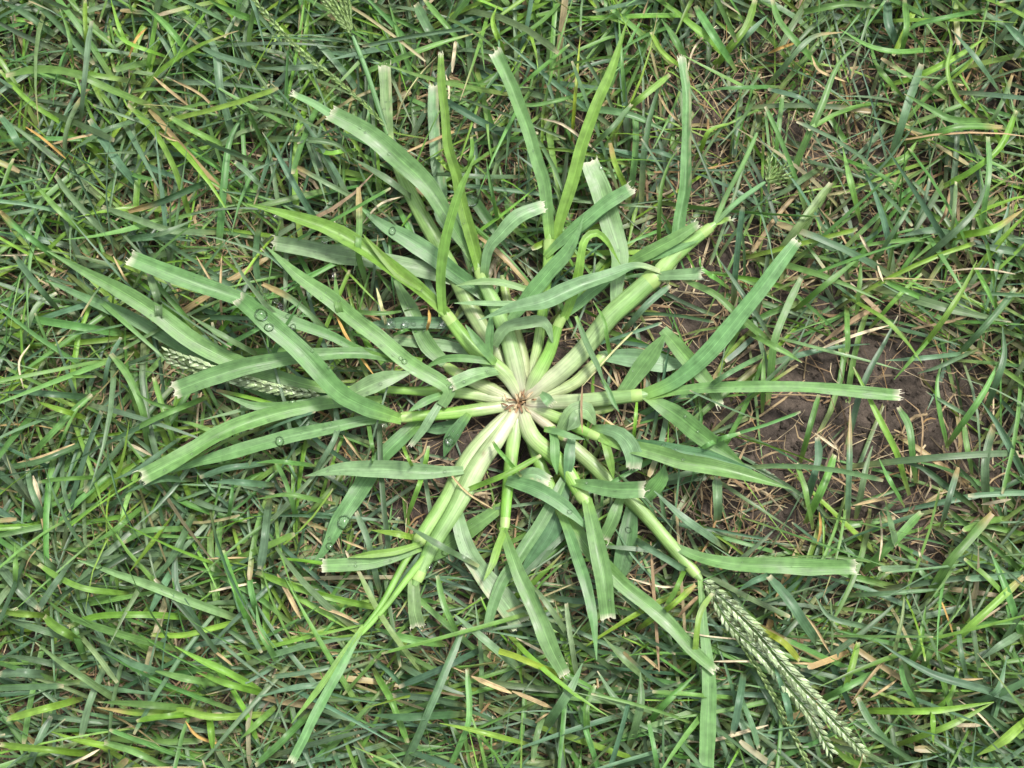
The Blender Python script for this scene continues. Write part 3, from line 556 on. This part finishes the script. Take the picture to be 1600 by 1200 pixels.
 ("0,1190 100,1100 200,1000",11,'g'),("850,300 880,430 930,540",8,'g'),("0,440 20,560 70,650",8,'g')],
(800,800): [
 ("60,310 150,410 250,560",8,'p'),("255,430 270,560 300,740",8,'p'),("400,745 480,870 600,1000 680,1060",11,'b'),("430,590 520,690 610,770",10,'b'),("600,750 600,900 560,1050",12,'b'),("330,710 280,820 190,960",13,'b'),
 ("390,810 350,900 350,1000",9,'g'),("310,910 350,1040 400,1190",8,'g'),("860,760 740,870 650,970",9,'g'),("640,980 660,1080 680,1190",7,'g'),("660,845 800,855 1000,870",7,'g'),("95,1170 110,1060 140,960",9,'p'),
 ("1035,1040 1060,920 1080,790",10,'b'),("1155,1110 1130,1020 1080,890",9,'b'),("560,120 700,200 830,280",11,'b'),("720,440 760,380 800,290",7,'y'),("!940,380 880,480 860,640",8,'y'),("860,340 760,430 660,500",8,'y'),("1060,370 1120,330 1190,300",9,'b')],
(1200,800): [
 ("1050,5 940,130 840,240 760,370",13,'g'),("720,0 600,130 480,250",12,'g'),("1040,180 1110,350 1180,560",11,'g'),("1200,300 1060,430 900,580 840,640",10,'y'),("0,300 100,420 200,570",14,'b'),("600,160 580,80 560,0",13,'b'),
 ("420,610 390,720 350,840",10,'y'),("500,750 400,800 300,850",11,'g'),("520,610 640,690 790,770 1000,830 1200,900",10,'b'),("740,440 710,620 650,740",9,'g'),("890,730 850,860 780,920",9,'y'),("1060,890 780,930 500,930",10,'y'),
 ("1060,890 850,1000 690,1060",9,'y'),("420,870 480,980 590,1120",10,'b'),("150,700 80,620 0,570",9,'o'),("840,360 600,380 440,390",7,'b'),("220,390 290,490 430,530",8,'b'),("820,540 780,620 740,700",9,'g'),
 ("890,540 900,640 920,740",8,'b'),("1000,690 1070,640 1150,590",10,'b'),("1120,680 1080,820 1010,880",9,'b'),("940,330 960,560 1000,820",8,'b'),("980,1140 1100,1070 1200,980",15,'y'),("920,220 1010,290 1090,370",8,'g'),
 ("775,1090 772,1010 770,930",8,'y'),("875,1020 850,900 820,800",9,'g'),("620,700 640,800 690,890",7,'g'),("280,1070 360,1150 450,1190",9,'y'),("20,690 90,900 110,1050",9,'b'),("640,360 630,480 600,620 570,740",6,'p')],
}
BCOL = {'b': (0.084, 0.152, 0.074), 'g': (0.090, 0.196, 0.046), 'y': (0.130, 0.250, 0.034), 'd': (0.048, 0.098, 0.044), 'p': (0.135, 0.210, 0.092), 'o': (0.19, 0.25, 0.025)}
BWORD = {'b': 'blue green', 'g': 'green', 'y': 'yellow green', 'd': 'dark green', 'p': 'pale green', 'o': 'bright yellow'}
PLACE = {(0,0): 'beyond the dewy leaves', (400,0): 'near the green seed head', (800,0): 'between the tall upright leaves', (1200,0): 'beyond the tufted seed head',
 (0,400): 'by the dewy leaf fan', (400,400): 'under leaves beside the crown', (800,400): 'by bare straw near crown', (1200,400): 'around the bare soil patch',
 (0,800): 'in turf below the fan', (400,800): 'by the thick forked stem', (800,800): 'under the drooping leaves', (1200,800): 'past the pale seed spikes'}
# ground cover limits for traced blades and straws
def under(xy, zz, over=False):
    r, c = cells(xy[:, 0], xy[:, 1])
    if over: return np.maximum(zz, plant_hi[r, c] + 2.2)
    lim = plant_lo[r, c] - 1.8
    return np.where(lim < 500, np.minimum(zz, np.maximum(lim, 0.8)), zz)
def smooth1(a, k=3):
    return np.convolve(np.pad(a, k // 2, mode='edge'), np.ones(k) / k, 'valid')
def grass_blade(pts, w, c, over, tile):
    n = 16; d = pts[-1] - pts[-2]; d = d / (np.linalg.norm(d) + 1e-9)
    L = np.linalg.norm(np.diff(pts, axis=0), axis=1).sum()
    root = pts[-1] + d * rng.uniform(18, 40)
    xy = spline(np.vstack([pts, root]), n); e = np.linspace(0, 1, n)
    top = rng.uniform(13, 25)
    zz = top * np.clip((1 - e) / 0.45, 0, 1) ** 0.7 * (0.85 + 0.25 * np.sin(e * 3.1)) - 1.0 * (e > .97)
    zz = smooth1(under(xy, zz, over)); 
    if not over: zz = np.minimum(zz, under(xy, zz))
    splat(blade_lo, None, xy[:, 0], xy[:, 1], np.full(n, w * .8), zz)
    # root to tip order
    xy, zz = xy[::-1], zz[::-1]
    cut = rng.random() < 0.5
    wp = w * (np.clip((1 - e) / (0.10 if cut else 0.4), 0.55 if cut else 0.05, 1) ** 0.7) * np.clip(0.6 + e * 2, 0, 1)
    p3 = P(xy[:, 0], xy[:, 1], zz * MM)
    V, F, uv = ribbon(p3, wp * PXM * 1.05, fold=rng.uniform(0.15, 0.6), roll=rng.normal(0, 0.3), cols=5, cut=0.4 * MM if cut else None)
    V = V.reshape(n, 5, 3)
    base = np.array(BCOL[c]) * rng.uniform(0.8, 1.25) * np.array([rng.uniform(.88, 1.15), 1, rng.uniform(.8, 1.2)])
    ee = np.repeat(e, 5); col = np.tile(base, (n * 5, 1))
    col = mixcol(col, (0.20, 0.22, 0.08), np.clip(1 - ee / 0.18, 0, 1) * 0.8)
    if cut or rng.random() < 0.3: col = mixcol(col, (0.40, 0.34, 0.22), np.clip((ee - 0.97) / 0.03, 0, 1) * rng.uniform(0.4, 1, len(ee)))
    brown = rng.random() < 0.07
    if brown: col = mixcol(col, (0.30, 0.21, 0.09), np.clip((ee - rng.uniform(.6, .85)) / 0.15, 0, 1) * .8)
    org = p3[0].copy(); org[2] = 0
    o = link('grass_blade', make_mesh('grass_blade', V.reshape(-1, 3) - org, F, col, uv, M_BLADE)); o.location = tuple(org)
    size = ('long ' if L > 125 else 'short ' if L < 70 else '') + ('broad' if w >= 12 else 'thin' if w <= 7 else 'slender')
    v = p3[-1] - p3[0]; q = PO - p3[0]; k = (v[0] * q[0] + v[1] * q[1]) / (math.hypot(v[0], v[1]) * math.hypot(q[0], q[1]) + 1e-9)
    way = 'aimed at crown' if k > 0.6 else 'aimed outwards' if k < -0.6 else 'lying crosswise'
    o['label'] = '%s %s %s blade, %s tip, %s, %s' % (size, BWORD[c], 'straight' if np.linalg.norm(pts[0] - pts[-1]) > 0.982 * L else 'curved', 'brown' if brown else 'cut' if cut else 'pointed', way, PLACE[tile]); o['category'] = 'grass blade'
    o['group'] = '%s blades %s' % (BWORD[c], PLACE[tile])
for tile, rows in BLADES.items():
    for s, w, c in rows:
        over = s.startswith('!')
        pts = np.array([[float(v) for v in q.split(',')] for q in s.lstrip('!').split()]) / 3 + np.array(tile)
        grass_blade(pts, w, c, over, tile)

# ------------------------------------------------------------------ dry straws that can be picked out
STRAWS = {
(0,0): ["110,90 180,125 5t","690,130 640,180 605,265 5o","120,595 200,650 310,745 5o","200,690 350,650 500,625 5t","720,360 800,430 890,500 6t","800,370 950,450 1040,560 5t","720,600 780,640 850,665 5t"],
(400,0): ["690,920 580,960 500,1050 5p","365,1035 420,1140 4p","850,265 760,370 690,480 655,590 7g","890,350 905,420 900,500 4p","940,170 930,250 920,340 7p"],
(800,0): ["130,555 230,580 330,650 410,720 5p","680,430 730,520 800,590 5t","960,120 860,220 820,350 5p","640,0 610,90 580,170 6t"],
(1200,0): ["205,260 240,330 370,385 5t","0,250 70,220 130,200 6o","430,1100 480,1190 6p","810,400 830,440 7p","850,890 830,990 800,1050 8r"],
(0,400): ["140,415 90,500 110,620 4p","350,880 200,940 80,970 6t","600,880 710,935 6p","920,0 1000,130 1050,180 4t","1040,0 1035,180 1045,330 5t","155,1030 175,1110 195,1190 8p","530,0 570,80 610,150 5t","0,-5 120,-8 220,-20 4p"],
(400,400): ["360,240 430,390 560,570 6o","565,150 590,250 620,360 7g","!810,255 812,300 800,350 6o","410,840 500,960 5t","!876,975 981,1101 1110,1185 4t"],
(800,400): ["!610,310 460,460 330,610 4g","!330,600 325,720 330,830 4r","370,730 450,780 550,850 5t"],
(1200,400): ["225,445 400,375 570,325 6p","510,20 520,70 540,120 6p","840,70 1000,60 1160,85 4p","640,670 720,760 710,1000 5r","220,830 330,910 5p","260,400 400,300 520,230 10r","1000,1165 1140,1140 6p","400,1170 580,1130 6t","880,490 920,450 5t"],
(0,800): ["210,140 140,220 110,310 5t","980,375 1090,350 1200,330 4p","970,220 1160,215 4t","870,980 930,1050 1040,1090 6o","310,1190 400,1150 470,1110 5p","1000,650 1090,720 5t","190,0 210,80 230,150 6t"],
(400,800): ["295,445 400,480 480,520 6t","420,180 450,250 5p","400,130 530,180 4t","100,290 160,400 210,500 9t","1010,770 1100,810 1200,850 9t","810,670 1000,760 4t"],
(800,800): ["650,140 665,400 690,750 7r","800,1075 950,1070 1200,1000 7p","0,840 100,880 190,920 8t","180,940 110,990 6t","550,310 700,350 800,345 4p","880,390 780,490 7r","600,660 690,740 6t","740,540 900,580 1100,600 3p","940,700 1070,698 1200,705 4p","20,590 150,660 260,710 5p"],
(1200,800): ["240,0 245,80 230,150 5o","520,0 530,120 520,230 5p","800,395 840,500 870,590 6o","580,660 500,750 400,880 6t","150,460 220,540 290,660 5t","890,880 1000,960 1140,1130 4p","870,1000 1000,1000 7p","600,790 480,870 5t","75,705 250,715 4t","800,790 1010,780 5t","710,170 720,230 5p"],
}
SCOL = {'t': (0.33, 0.255, 0.135), 'p': (0.45, 0.39, 0.26), 'o': (0.35, 0.225, 0.07), 'r': (0.225, 0.16, 0.09), 'g': (0.36, 0.36, 0.18)}
SWORD = {'t': 'tan', 'p': 'pale bleached', 'o': 'orange brown', 'r': 'reddish brown', 'g': 'greenish dry'}
for tile, rows in STRAWS.items():
    for s in rows:
        over = s.startswith('!'); q = s.lstrip('!').split(); w = float(q[-1][:-1]); c = q[-1][-1]
        pts = np.array([[float(v) for v in t.split(',')] for t in q[:-1]]) / 3 + np.array(tile)
        n = 10; xy = spline(pts, n); zz = interp([rng.uniform(8, 16), rng.uniform(13, 20), rng.uniform(8, 16)], n)
        zz = smooth1(under(xy, zz, over)); p3 = P(xy[:, 0], xy[:, 1], zz * MM)
        splat(blade_lo, None, xy[:, 0], xy[:, 1], np.full(n, w), zz)
        V, F, uv = ribbon(p3, w * PXM * 0.8 * np.clip(np.sin(np.linspace(0.12, 3.0, n)) * 1.4, 0.25, 1), fold=rng.uniform(0.3, 0.9), roll=rng.normal(0, .4), cols=5, cut=0.3 * MM)
        org = p3[n // 2].copy(); org[2] = 0
        col = np.tile(np.array(SCOL[c]) * rng.uniform(0.85, 1.15), (len(V), 1))
        o = link('dry_straw', make_mesh('dry_straw', V - org, F, col, uv, M_STRAW)); o.location = tuple(org)
        Ls = np.linalg.norm(pts[0] - pts[-1]); v = p3[-1] - p3[0]; q = PO - p3[0]; k = abs(v[0] * q[0] + v[1] * q[1]) / (math.hypot(v[0], v[1]) * math.hypot(q[0], q[1]) + 1e-9)
        o['label'] = '%s %s %s dead straw %s, %s' % ('short' if Ls < 40 else 'long' if Ls > 70 else 'middling', 'broad' if w >= 7 else 'thin' if w <= 4 else 'slender', SWORD[c], 'in line with crown' if k > .75 else 'lying crosswise', PLACE[tile]); o['category'] = 'straw'
        o['group'] = '%s dead straws %s' % (SWORD[c], PLACE[tile])

# ------------------------------------------------------------------ the lawn itself: tufts of curved blades, one uncountable mass
SPARSE = [(1360,620,230,115,.95),(1080,480,110,75,.8),(1170,765,130,90,.7),(715,805,65,65,.8),(710,690,90,55,.9),(935,585,100,45,.9),(1240,180,120,100,.45),(1480,300,130,90,.5),(1000,150,110,80,.4),(815,630,150,120,.9),(1420,780,160,90,.45),(1000,900,90,70,.4),(890,210,90,80,.35),(280,650,60,50,.35),(640,440,90,70,.6),(1100,330,110,90,.35)]
def sparse(px, py):
    k = np.ones_like(px)
    for cx, cy, rx, ry, s in SPARSE: k = k * (1 - s * np.exp(-(((px - cx) / rx) ** 2 + ((py - cy) / ry) ** 2) ** 1.5))
    return k
def lay(n, half, w_mm, len_mm, z_keep=True, seg=6, far=False):
    if far:
        th = rng.uniform(0, 6.283, n); rad = 0.36 * np.exp(rng.uniform(0, math.log(2.6 / 0.36), n) ** 1.0); tx, ty = rad * np.cos(th), rad * np.sin(th)
    else:
        nt = n // 6; cx = rng.uniform(-half[0], half[0], nt); cy = rng.uniform(-half[1], half[1], nt)
        k = rng.integers(0, nt, n); tx = cx[k] + rng.normal(0, 3.5 * MM, n); ty = cy[k] + rng.normal(0, 3.5 * MM, n)
    p0 = np.stack([tx, ty, 0 * tx], -1); px, py = to_px(p0)
    inside = (px > -180) & (px < 1780) & (py > -180) & (py < 1380)
    keep = rng.random(n) < np.where(inside, sparse(px, py), 1.0)
    tx, ty, px, py = tx[keep], ty[keep], px[keep], py[keep]; n = len(tx)
    az = rng.uniform(0, 6.283, n)
    low = np.clip((py - 750) / 300, 0, 1) * 0.55     # the deep turf at the front lies more to one side
    az = np.where(rng.random(n) < low, rng.choice([0.15, 3.0], n) + rng.normal(0, 0.45, n), az)
    Ln = rng.uniform(*len_mm, n) * MM; el = rng.uniform(0.18, 1.05, n) ; bend = rng.uniform(0.4, 1.7, n); caz = rng.normal(0, 0.35, n)
    pt = np.r_[np.linspace(0, 0.955, seg), 1.0]; dpt = np.diff(pt); pos = np.stack([tx, ty, ground_height(tx, ty) - 1.0 * MM], -1); rows = [pos.copy()]
    for i in range(seg):
        t = (pt[i] + pt[i + 1]) / 2; e_ = el - bend * t; a_ = az + caz * t
        pos = pos + np.stack([np.cos(e_) * np.cos(a_), np.cos(e_) * np.sin(a_), np.sin(e_)], -1) * (Ln * dpt[i])[:, None]
        pos[:, 2] = np.maximum(pos[:, 2], ground_height(pos[:, 0], pos[:, 1]) + 0.8 * MM); rows.append(pos.copy())
    rows = np.stack(rows, 1)
    ex, ey = to_px(rows[:, -1]); hx, hy = to_px(rows[:, seg // 2])
    ins = (ex > -180) & (ex < 1780) & (ey > -180) & (ey < 1380)
    rows = rows[rng.random(n) < np.where(ins, sparse(ex, ey) ** .6 * sparse(hx, hy) ** .6, 1)]; n = len(rows)
    # bend down or drop blades that would cover what is built by hand
    qx, qy = to_px(rows); r, c = cells(qx, qy)
    lim = np.minimum(plant_lo[r, c], 1e9); inpl = plant_hi[r, c] > -0.5
    zmm = rows[..., 2] / MM
    mid = (rows[:, 1:] + rows[:, :-1]) / 2; mx, my = to_px(mid); r2, c2 = cells(mx, my)
    bad = (inpl & (zmm > lim - 1.2)).any(1) | ((plant_hi[r2, c2] > -0.5) & (mid[..., 2] / MM > plant_lo[r2, c2] - 1.2)).any(1)
    hidden = ((zmm > blade_lo[r, c] - .5).any(1) | (mid[..., 2] / MM > blade_lo[r2, c2] - .5).any(1)) & (rng.random(n) < 0.85)
    ok = ~(bad & (rng.random(n) < 0.985)) & ~hidden
    rows = rows[ok]; n = len(rows)
    width = rng.uniform(*w_mm, n) * MM
    if far: width *= 0.75 + 0.8 * np.hypot(rows[:, 0, 0], rows[:, 0, 1])
    cut = rng.random(n) < 0.33
    prof = np.where(cut[:, None], np.clip(0.55 + 2 * pt, 0, 1)[None, :] * np.r_[np.ones(seg), 0.6][None, :], np.clip(0.55 + 2 * pt, 0, 1)[None, :] * np.clip((1.01 - pt) / 0.5, 0.04, 1)[None, :] ** .75)
    T = np.gradient(rows, axis=1); T /= np.linalg.norm(T, axis=2)[..., None] + 1e-12
    S = np.cross(T, np.array([0, 0, 1.0])); S /= np.linalg.norm(S, axis=2)[..., None] + 1e-9; U = np.cross(S, T)
    ro = (rng.normal(0, 0.45, n)[:, None] + rng.normal(0, .5, n)[:, None] * pt[None, :])[..., None]
    S, U = S * np.cos(ro) + U * np.sin(ro), U * np.cos(ro) - S * np.sin(ro)
    hw = (width[:, None] * prof / 2)[..., None]; fold = rng.uniform(0.1, 0.7, n)[:, None, None]
    V = np.stack([rows - S * hw + U * hw * fold, rows, rows + S * hw + U * hw * fold], 2)     # n, seg+1, 3, 3
    gy_ = to_px(rows[:, 0])[1]; kind = rng.random(n); front = np.clip((gy_ - 650) / 350, 0, 1)
    kind = np.where((kind > .74) & (kind < .90) & (rng.random(n) < .55 * front), .2 + .74 * (rng.random(n) < .4), kind)
    base = np.where((kind < .42)[:, None], BCOL['b'], np.where((kind < .74)[:, None], BCOL['g'], np.where((kind < .90)[:, None], BCOL['y'], np.where((kind < .97)[:, None], BCOL['d'], (0.28, 0.23, 0.12)))))
    base = base * rng.uniform(0.75, 1.25, n)[:, None] * np.stack([rng.uniform(.85, 1.2, n), np.ones(n), rng.uniform(.8, 1.2, n)], -1)
    col = np.broadcast_to(base[:, None, None, :], V.shape).copy()
    rootc = np.array((0.19, 0.20, 0.075)); col[:, 0] = rootc; col[:, 1] = col[:, 1] * .55 + rootc * .45
    col[cut, -1] = np.array((0.32, 0.29, 0.17)); dead = rng.random(n) < 0.09; col[dead, -2:] = np.array((0.28, 0.225, 0.11))
    uv = np.broadcast_to(np.stack(np.meshgrid(np.linspace(0, 1, 3), pt * 50), -1)[None], (n, seg + 1, 3, 2)) + np.stack([np.zeros(n), rng.uniform(0, 900, n)], -1)[:, None, None, :]
    f = grid_faces(seg + 1, 3); F = (f[None] + (np.arange(n) * (seg + 1) * 3)[:, None, None]).reshape(-1, 4)
    return V.reshape(-1, 3), F, col.reshape(-1, 3), uv.reshape(-1, 2)
near_parts = lay(23000, (0.42, 0.36), (1.4, 2.9), (34, 84)); near_thin = lay(15000, (0.42, 0.36), (0.6, 1.4), (32, 78)); far_part = lay(42000, None, (2.2, 4.0), (35, 75), seg=4, far=True)
def merge(parts):
    V = []; F = []; Cc = []; U = []; b = 0
    for v, f, c, u in parts: V.append(v); F.append(f + b); Cc.append(c); U.append(u); b += len(v)
    return np.vstack(V), np.vstack(F), np.vstack(Cc), np.vstack(U)
V, F, cc, uu = merge([near_parts, near_thin, far_part])
link('lawn_grass', make_mesh('lawn_grass', V, F, cc, uu, M_BLADE), kind='stuff', label='dense mixed green lawn grass covering the ground all around', category='grass')

# thatch: broken dead straw on the soil under the grass
def thatch(n, half):
    x = rng.uniform(-half[0], half[0], n); y = rng.uniform(-half[1], half[1], n)
    p = np.stack([x, y, 0 * x], -1); px, py = to_px(p)
    soil = np.exp(-(((px - 1350) / 170) ** 2 + ((py - 620) / 80) ** 2)) + np.exp(-(((px - 815) / 90) ** 2 + ((py - 640) / 80) ** 2)); keep = rng.random(n) > soil * .88
    x, y = x[keep], y[keep]; n = len(x); a = rng.uniform(0, 6.283, n); L = rng.gamma(2.2, 9, n).clip(6, 55) * MM
    seg = 3; cz = rng.uniform(0.6, 5.5, n) * MM; sl = rng.normal(0, 0.06, n); ca = rng.normal(0, .5, n); rows = []
    for i in range(seg + 1):
        t = i / seg - .5; aa = a + ca * t; xx = x + np.cos(aa) * L * t; yy = y + np.sin(aa) * L * t
        rows.append(np.stack([xx, yy, np.maximum(ground_height(xx, yy) + cz + sl * L * t, ground_height(xx, yy) + .3 * MM)], -1))
    rows = np.stack(rows, 1); qx, qy = to_px(rows); r, c = cells(qx, qy)
    bad = ((plant_hi[r, c] > -.5) & (rows[..., 2] / MM > plant_lo[r, c] - 1)).any(1); rows = rows[~bad]; n = len(rows)
    T = np.gradient(rows, axis=1); T /= np.linalg.norm(T, axis=2)[..., None] + 1e-12
    S = np.cross(T, np.array([0, 0, 1.0])); S /= np.linalg.norm(S, axis=2)[..., None] + 1e-9
    hw = (rng.gamma(2.5, 0.19, n).clip(.2, 1.4) * MM / 2)[:, None, None] * np.array([.7, 1, 1, .5])[None, :, None]
    up = np.array([0, 0, 1.0]) * hw * rng.uniform(-.6, .9, n)[:, None, None]
    V = np.stack([rows - S * hw, rows + up, rows + S * hw], 2)
    pal = np.array([(0.27,0.20,0.11),(0.18,0.12,0.065),(0.10,0.068,0.042),(0.36,0.29,0.18),(0.22,0.14,0.06),(0.15,0.115,0.075)])
    col = pal[rng.choice(6, n, p=[.26,.24,.16,.12,.08,.14])] * rng.uniform(.75, 1.2, n)[:, None]
    col = np.broadcast_to(col[:, None, None, :], V.shape)
    uv = np.broadcast_to(np.stack(np.meshgrid(np.linspace(0, 1, 3), np.linspace(0, 20, seg + 1)), -1)[None], (n, seg + 1, 3, 2)) + np.stack([np.zeros(n), rng.uniform(0, 900, n)], -1)[:, None, None, :]
    F = (grid_faces(seg + 1, 3)[None] + (np.arange(n) * (seg + 1) * 3)[:, None, None]).reshape(-1, 4)
    link('thatch', make_mesh('thatch', V.reshape(-1, 3), F, col.reshape(-1, 3), uv.reshape(-1, 2), M_STRAW), kind='stuff', label='brown dead grass thatch littering the soil under the lawn', category='thatch')
thatch(26000, (0.42, 0.36))

# soil crumbs and little clods on the bare earth
def crumbs(n):
    px = np.r_[rng.normal(1350, 120, n // 2), rng.normal(1180, 90, n // 5), rng.uniform(600, 1000, n - n // 2 - n // 5)]
    py = np.r_[rng.normal(620, 60, n // 2), rng.normal(760, 60, n // 5), rng.uniform(540, 860, n - n // 2 - n // 5)]
    p = P(px, py, 0); r = rng.gamma(1.6, 0.35, n).clip(.25, 2.4) * MM
    ico = np.array([(1,0,0),(-1,0,0),(0,1,0),(0,-1,0),(0,0,1),(0,0,-1),(.6,.6,.5),(-.6,.6,.5),(-.6,-.6,.5),(.6,-.6,.5)])
    fc = np.array([(0,6,4,9),(6,2,7,4),(4,7,1,8),(9,4,8,3),(0,2,6,0),(2,1,7,2),(1,3,8,1),(3,0,9,3)])
    V = p[:, None] + ico[None] * r[:, None, None] * rng.uniform(.65, 1.25, (n, 10, 3)); V[..., 2] += (ground_height(p[:, 0], p[:, 1]) + r * .25)[:, None]
    Ft = np.array([(0,6,4),(0,4,9),(6,2,7),(6,7,4),(4,7,1),(4,1,8),(9,4,8),(9,8,3),(0,2,6),(2,1,7),(1,3,8),(3,0,9)])
    F = (Ft[None] + (np.arange(n) * 10)[:, None, None]).reshape(-1, 3)
    link('soil_crumbs', make_mesh('soil_crumbs', V.reshape(-1, 3), F, mat=M_SOIL, smooth=False), kind='stuff', label='dark brown soil crumbs scattered over the bare earth', category='soil')
crumbs(1500)

# ------------------------------------------------------------------ dew drops resting on the leaves (px, py, radius px)
DEW = [(408,492,8),(420,512,6),(439,478,5),(432,470,4),(458,511,4),(450,494,3),(439,529,4),(455,546,3),(431,337,4),(507,375,4),(613,361,5),(497,460,4),(508,466,3),(517,472,3),(611,505,6),(634,505,5),(646,506,3),
 (543,509,4),(547,514,3),(632,565,4),(626,560,3),(514,574,3),(488,548,2.5),(736,312,10),(538,816,9),(516,854,5),(223,478,3.5),(224,489,3.5),(437,690,6),(457,629,5),(600,664,4),(703,689,6),(670,887,6),(695,864,4),(687,877,3),
 (927,271,3),(939,270,4),(940,261,2.5),(982,828,4),(890,800,3),(1573,503,5),(692,506,5),(725,597,3),(705,604,3),(837,236,3),(555,490,2.5),(395,340,2.5),(578,352,2.5),(650,578,2.5),(1045,524,4),(523,430,5)]
def drop_mesh(k):
    V = []; n, m = 14, 8
    for i in range(m + 1):
        a = math.pi * i / m
        for j in range(n):
            b = 2 * math.pi * j / n; r = math.sin(a) * (1 + 0.06 * math.sin(b * 2 + k)); zc = math.cos(a); zc = zc * 0.95 if zc > 0 else zc * 0.28
            V.append((r * math.cos(b), r * math.sin(b), zc))
    return make_mesh('dew_drop', V, grid_faces(m + 1, n, True)[:, ::-1], mat=M_DEW)
DM = [drop_mesh(k) for k in range(3)]
for i, (x, y, r) in enumerate(DEW):
    rr, c = cells(np.array([x]), np.array([y])); z = plant_hi[rr, c][0]
    if z < 0: z = blade_lo[rr, c][0] if blade_lo[rr, c][0] < 100 else 12.0
    rad = r * PXM * 1.2; loc = P(x, y, z * MM + rad * 0.22)
    o = link('dew_drop', DM[i % 3]); o.location = tuple(loc); o.scale = (rad * rng.uniform(.9, 1.15), rad, rad); o.rotation_euler = (0, 0, rng.uniform(0, 6))
    where = 'long leaf of the dewy fan' if x < 560 and y < 700 else 'leaf beside the thick forked stem' if y > 800 and x < 800 else 'upright leaf beyond the crown' if y < 400 else 'small leaf close to the weed crown' if x < 760 else 'leaf on the bare soil side of the crown'
    o['label'] = '%s clear dew drop resting on a %s' % ('big round' if r >= 6 else 'tiny' if r <= 3 else 'small', where); o['category'] = 'dew drop'
    o['group'] = '%s dew drops on a %s' % ('big' if r >= 6 else 'tiny' if r <= 3 else 'small', where)

# fine mist of dew, far too small and many to count
FV = []; FF = []
unit = np.array([v.co[:] for v in DM[0].vertices]); uf = np.array([p.vertices[:] for p in DM[0].polygons])
for (mx_, my_), g_ in WET:
    m = int(rng.integers(4, 14)) if mx_ < 760 else int(rng.integers(0, 5))
    for _ in range(m):
        i, j = int(rng.integers(g_.shape[0])), int(rng.integers(g_.shape[1] - 1)); t = rng.random(); r = rng.gamma(2.0, 0.13) * MM + 0.12 * MM
        FF.append(uf + len(FV) * len(unit)); FV.append(g_[i, j] * (1 - t) + g_[i, j + 1] * t + unit * r + np.array((0, 0, r * .15)))
link('fine_dew', make_mesh('fine_dew', np.vstack(FV), np.vstack(FF), mat=M_DEW), kind='stuff', label='fine mist of tiny water specks beading on the weed leaves', category='dew')
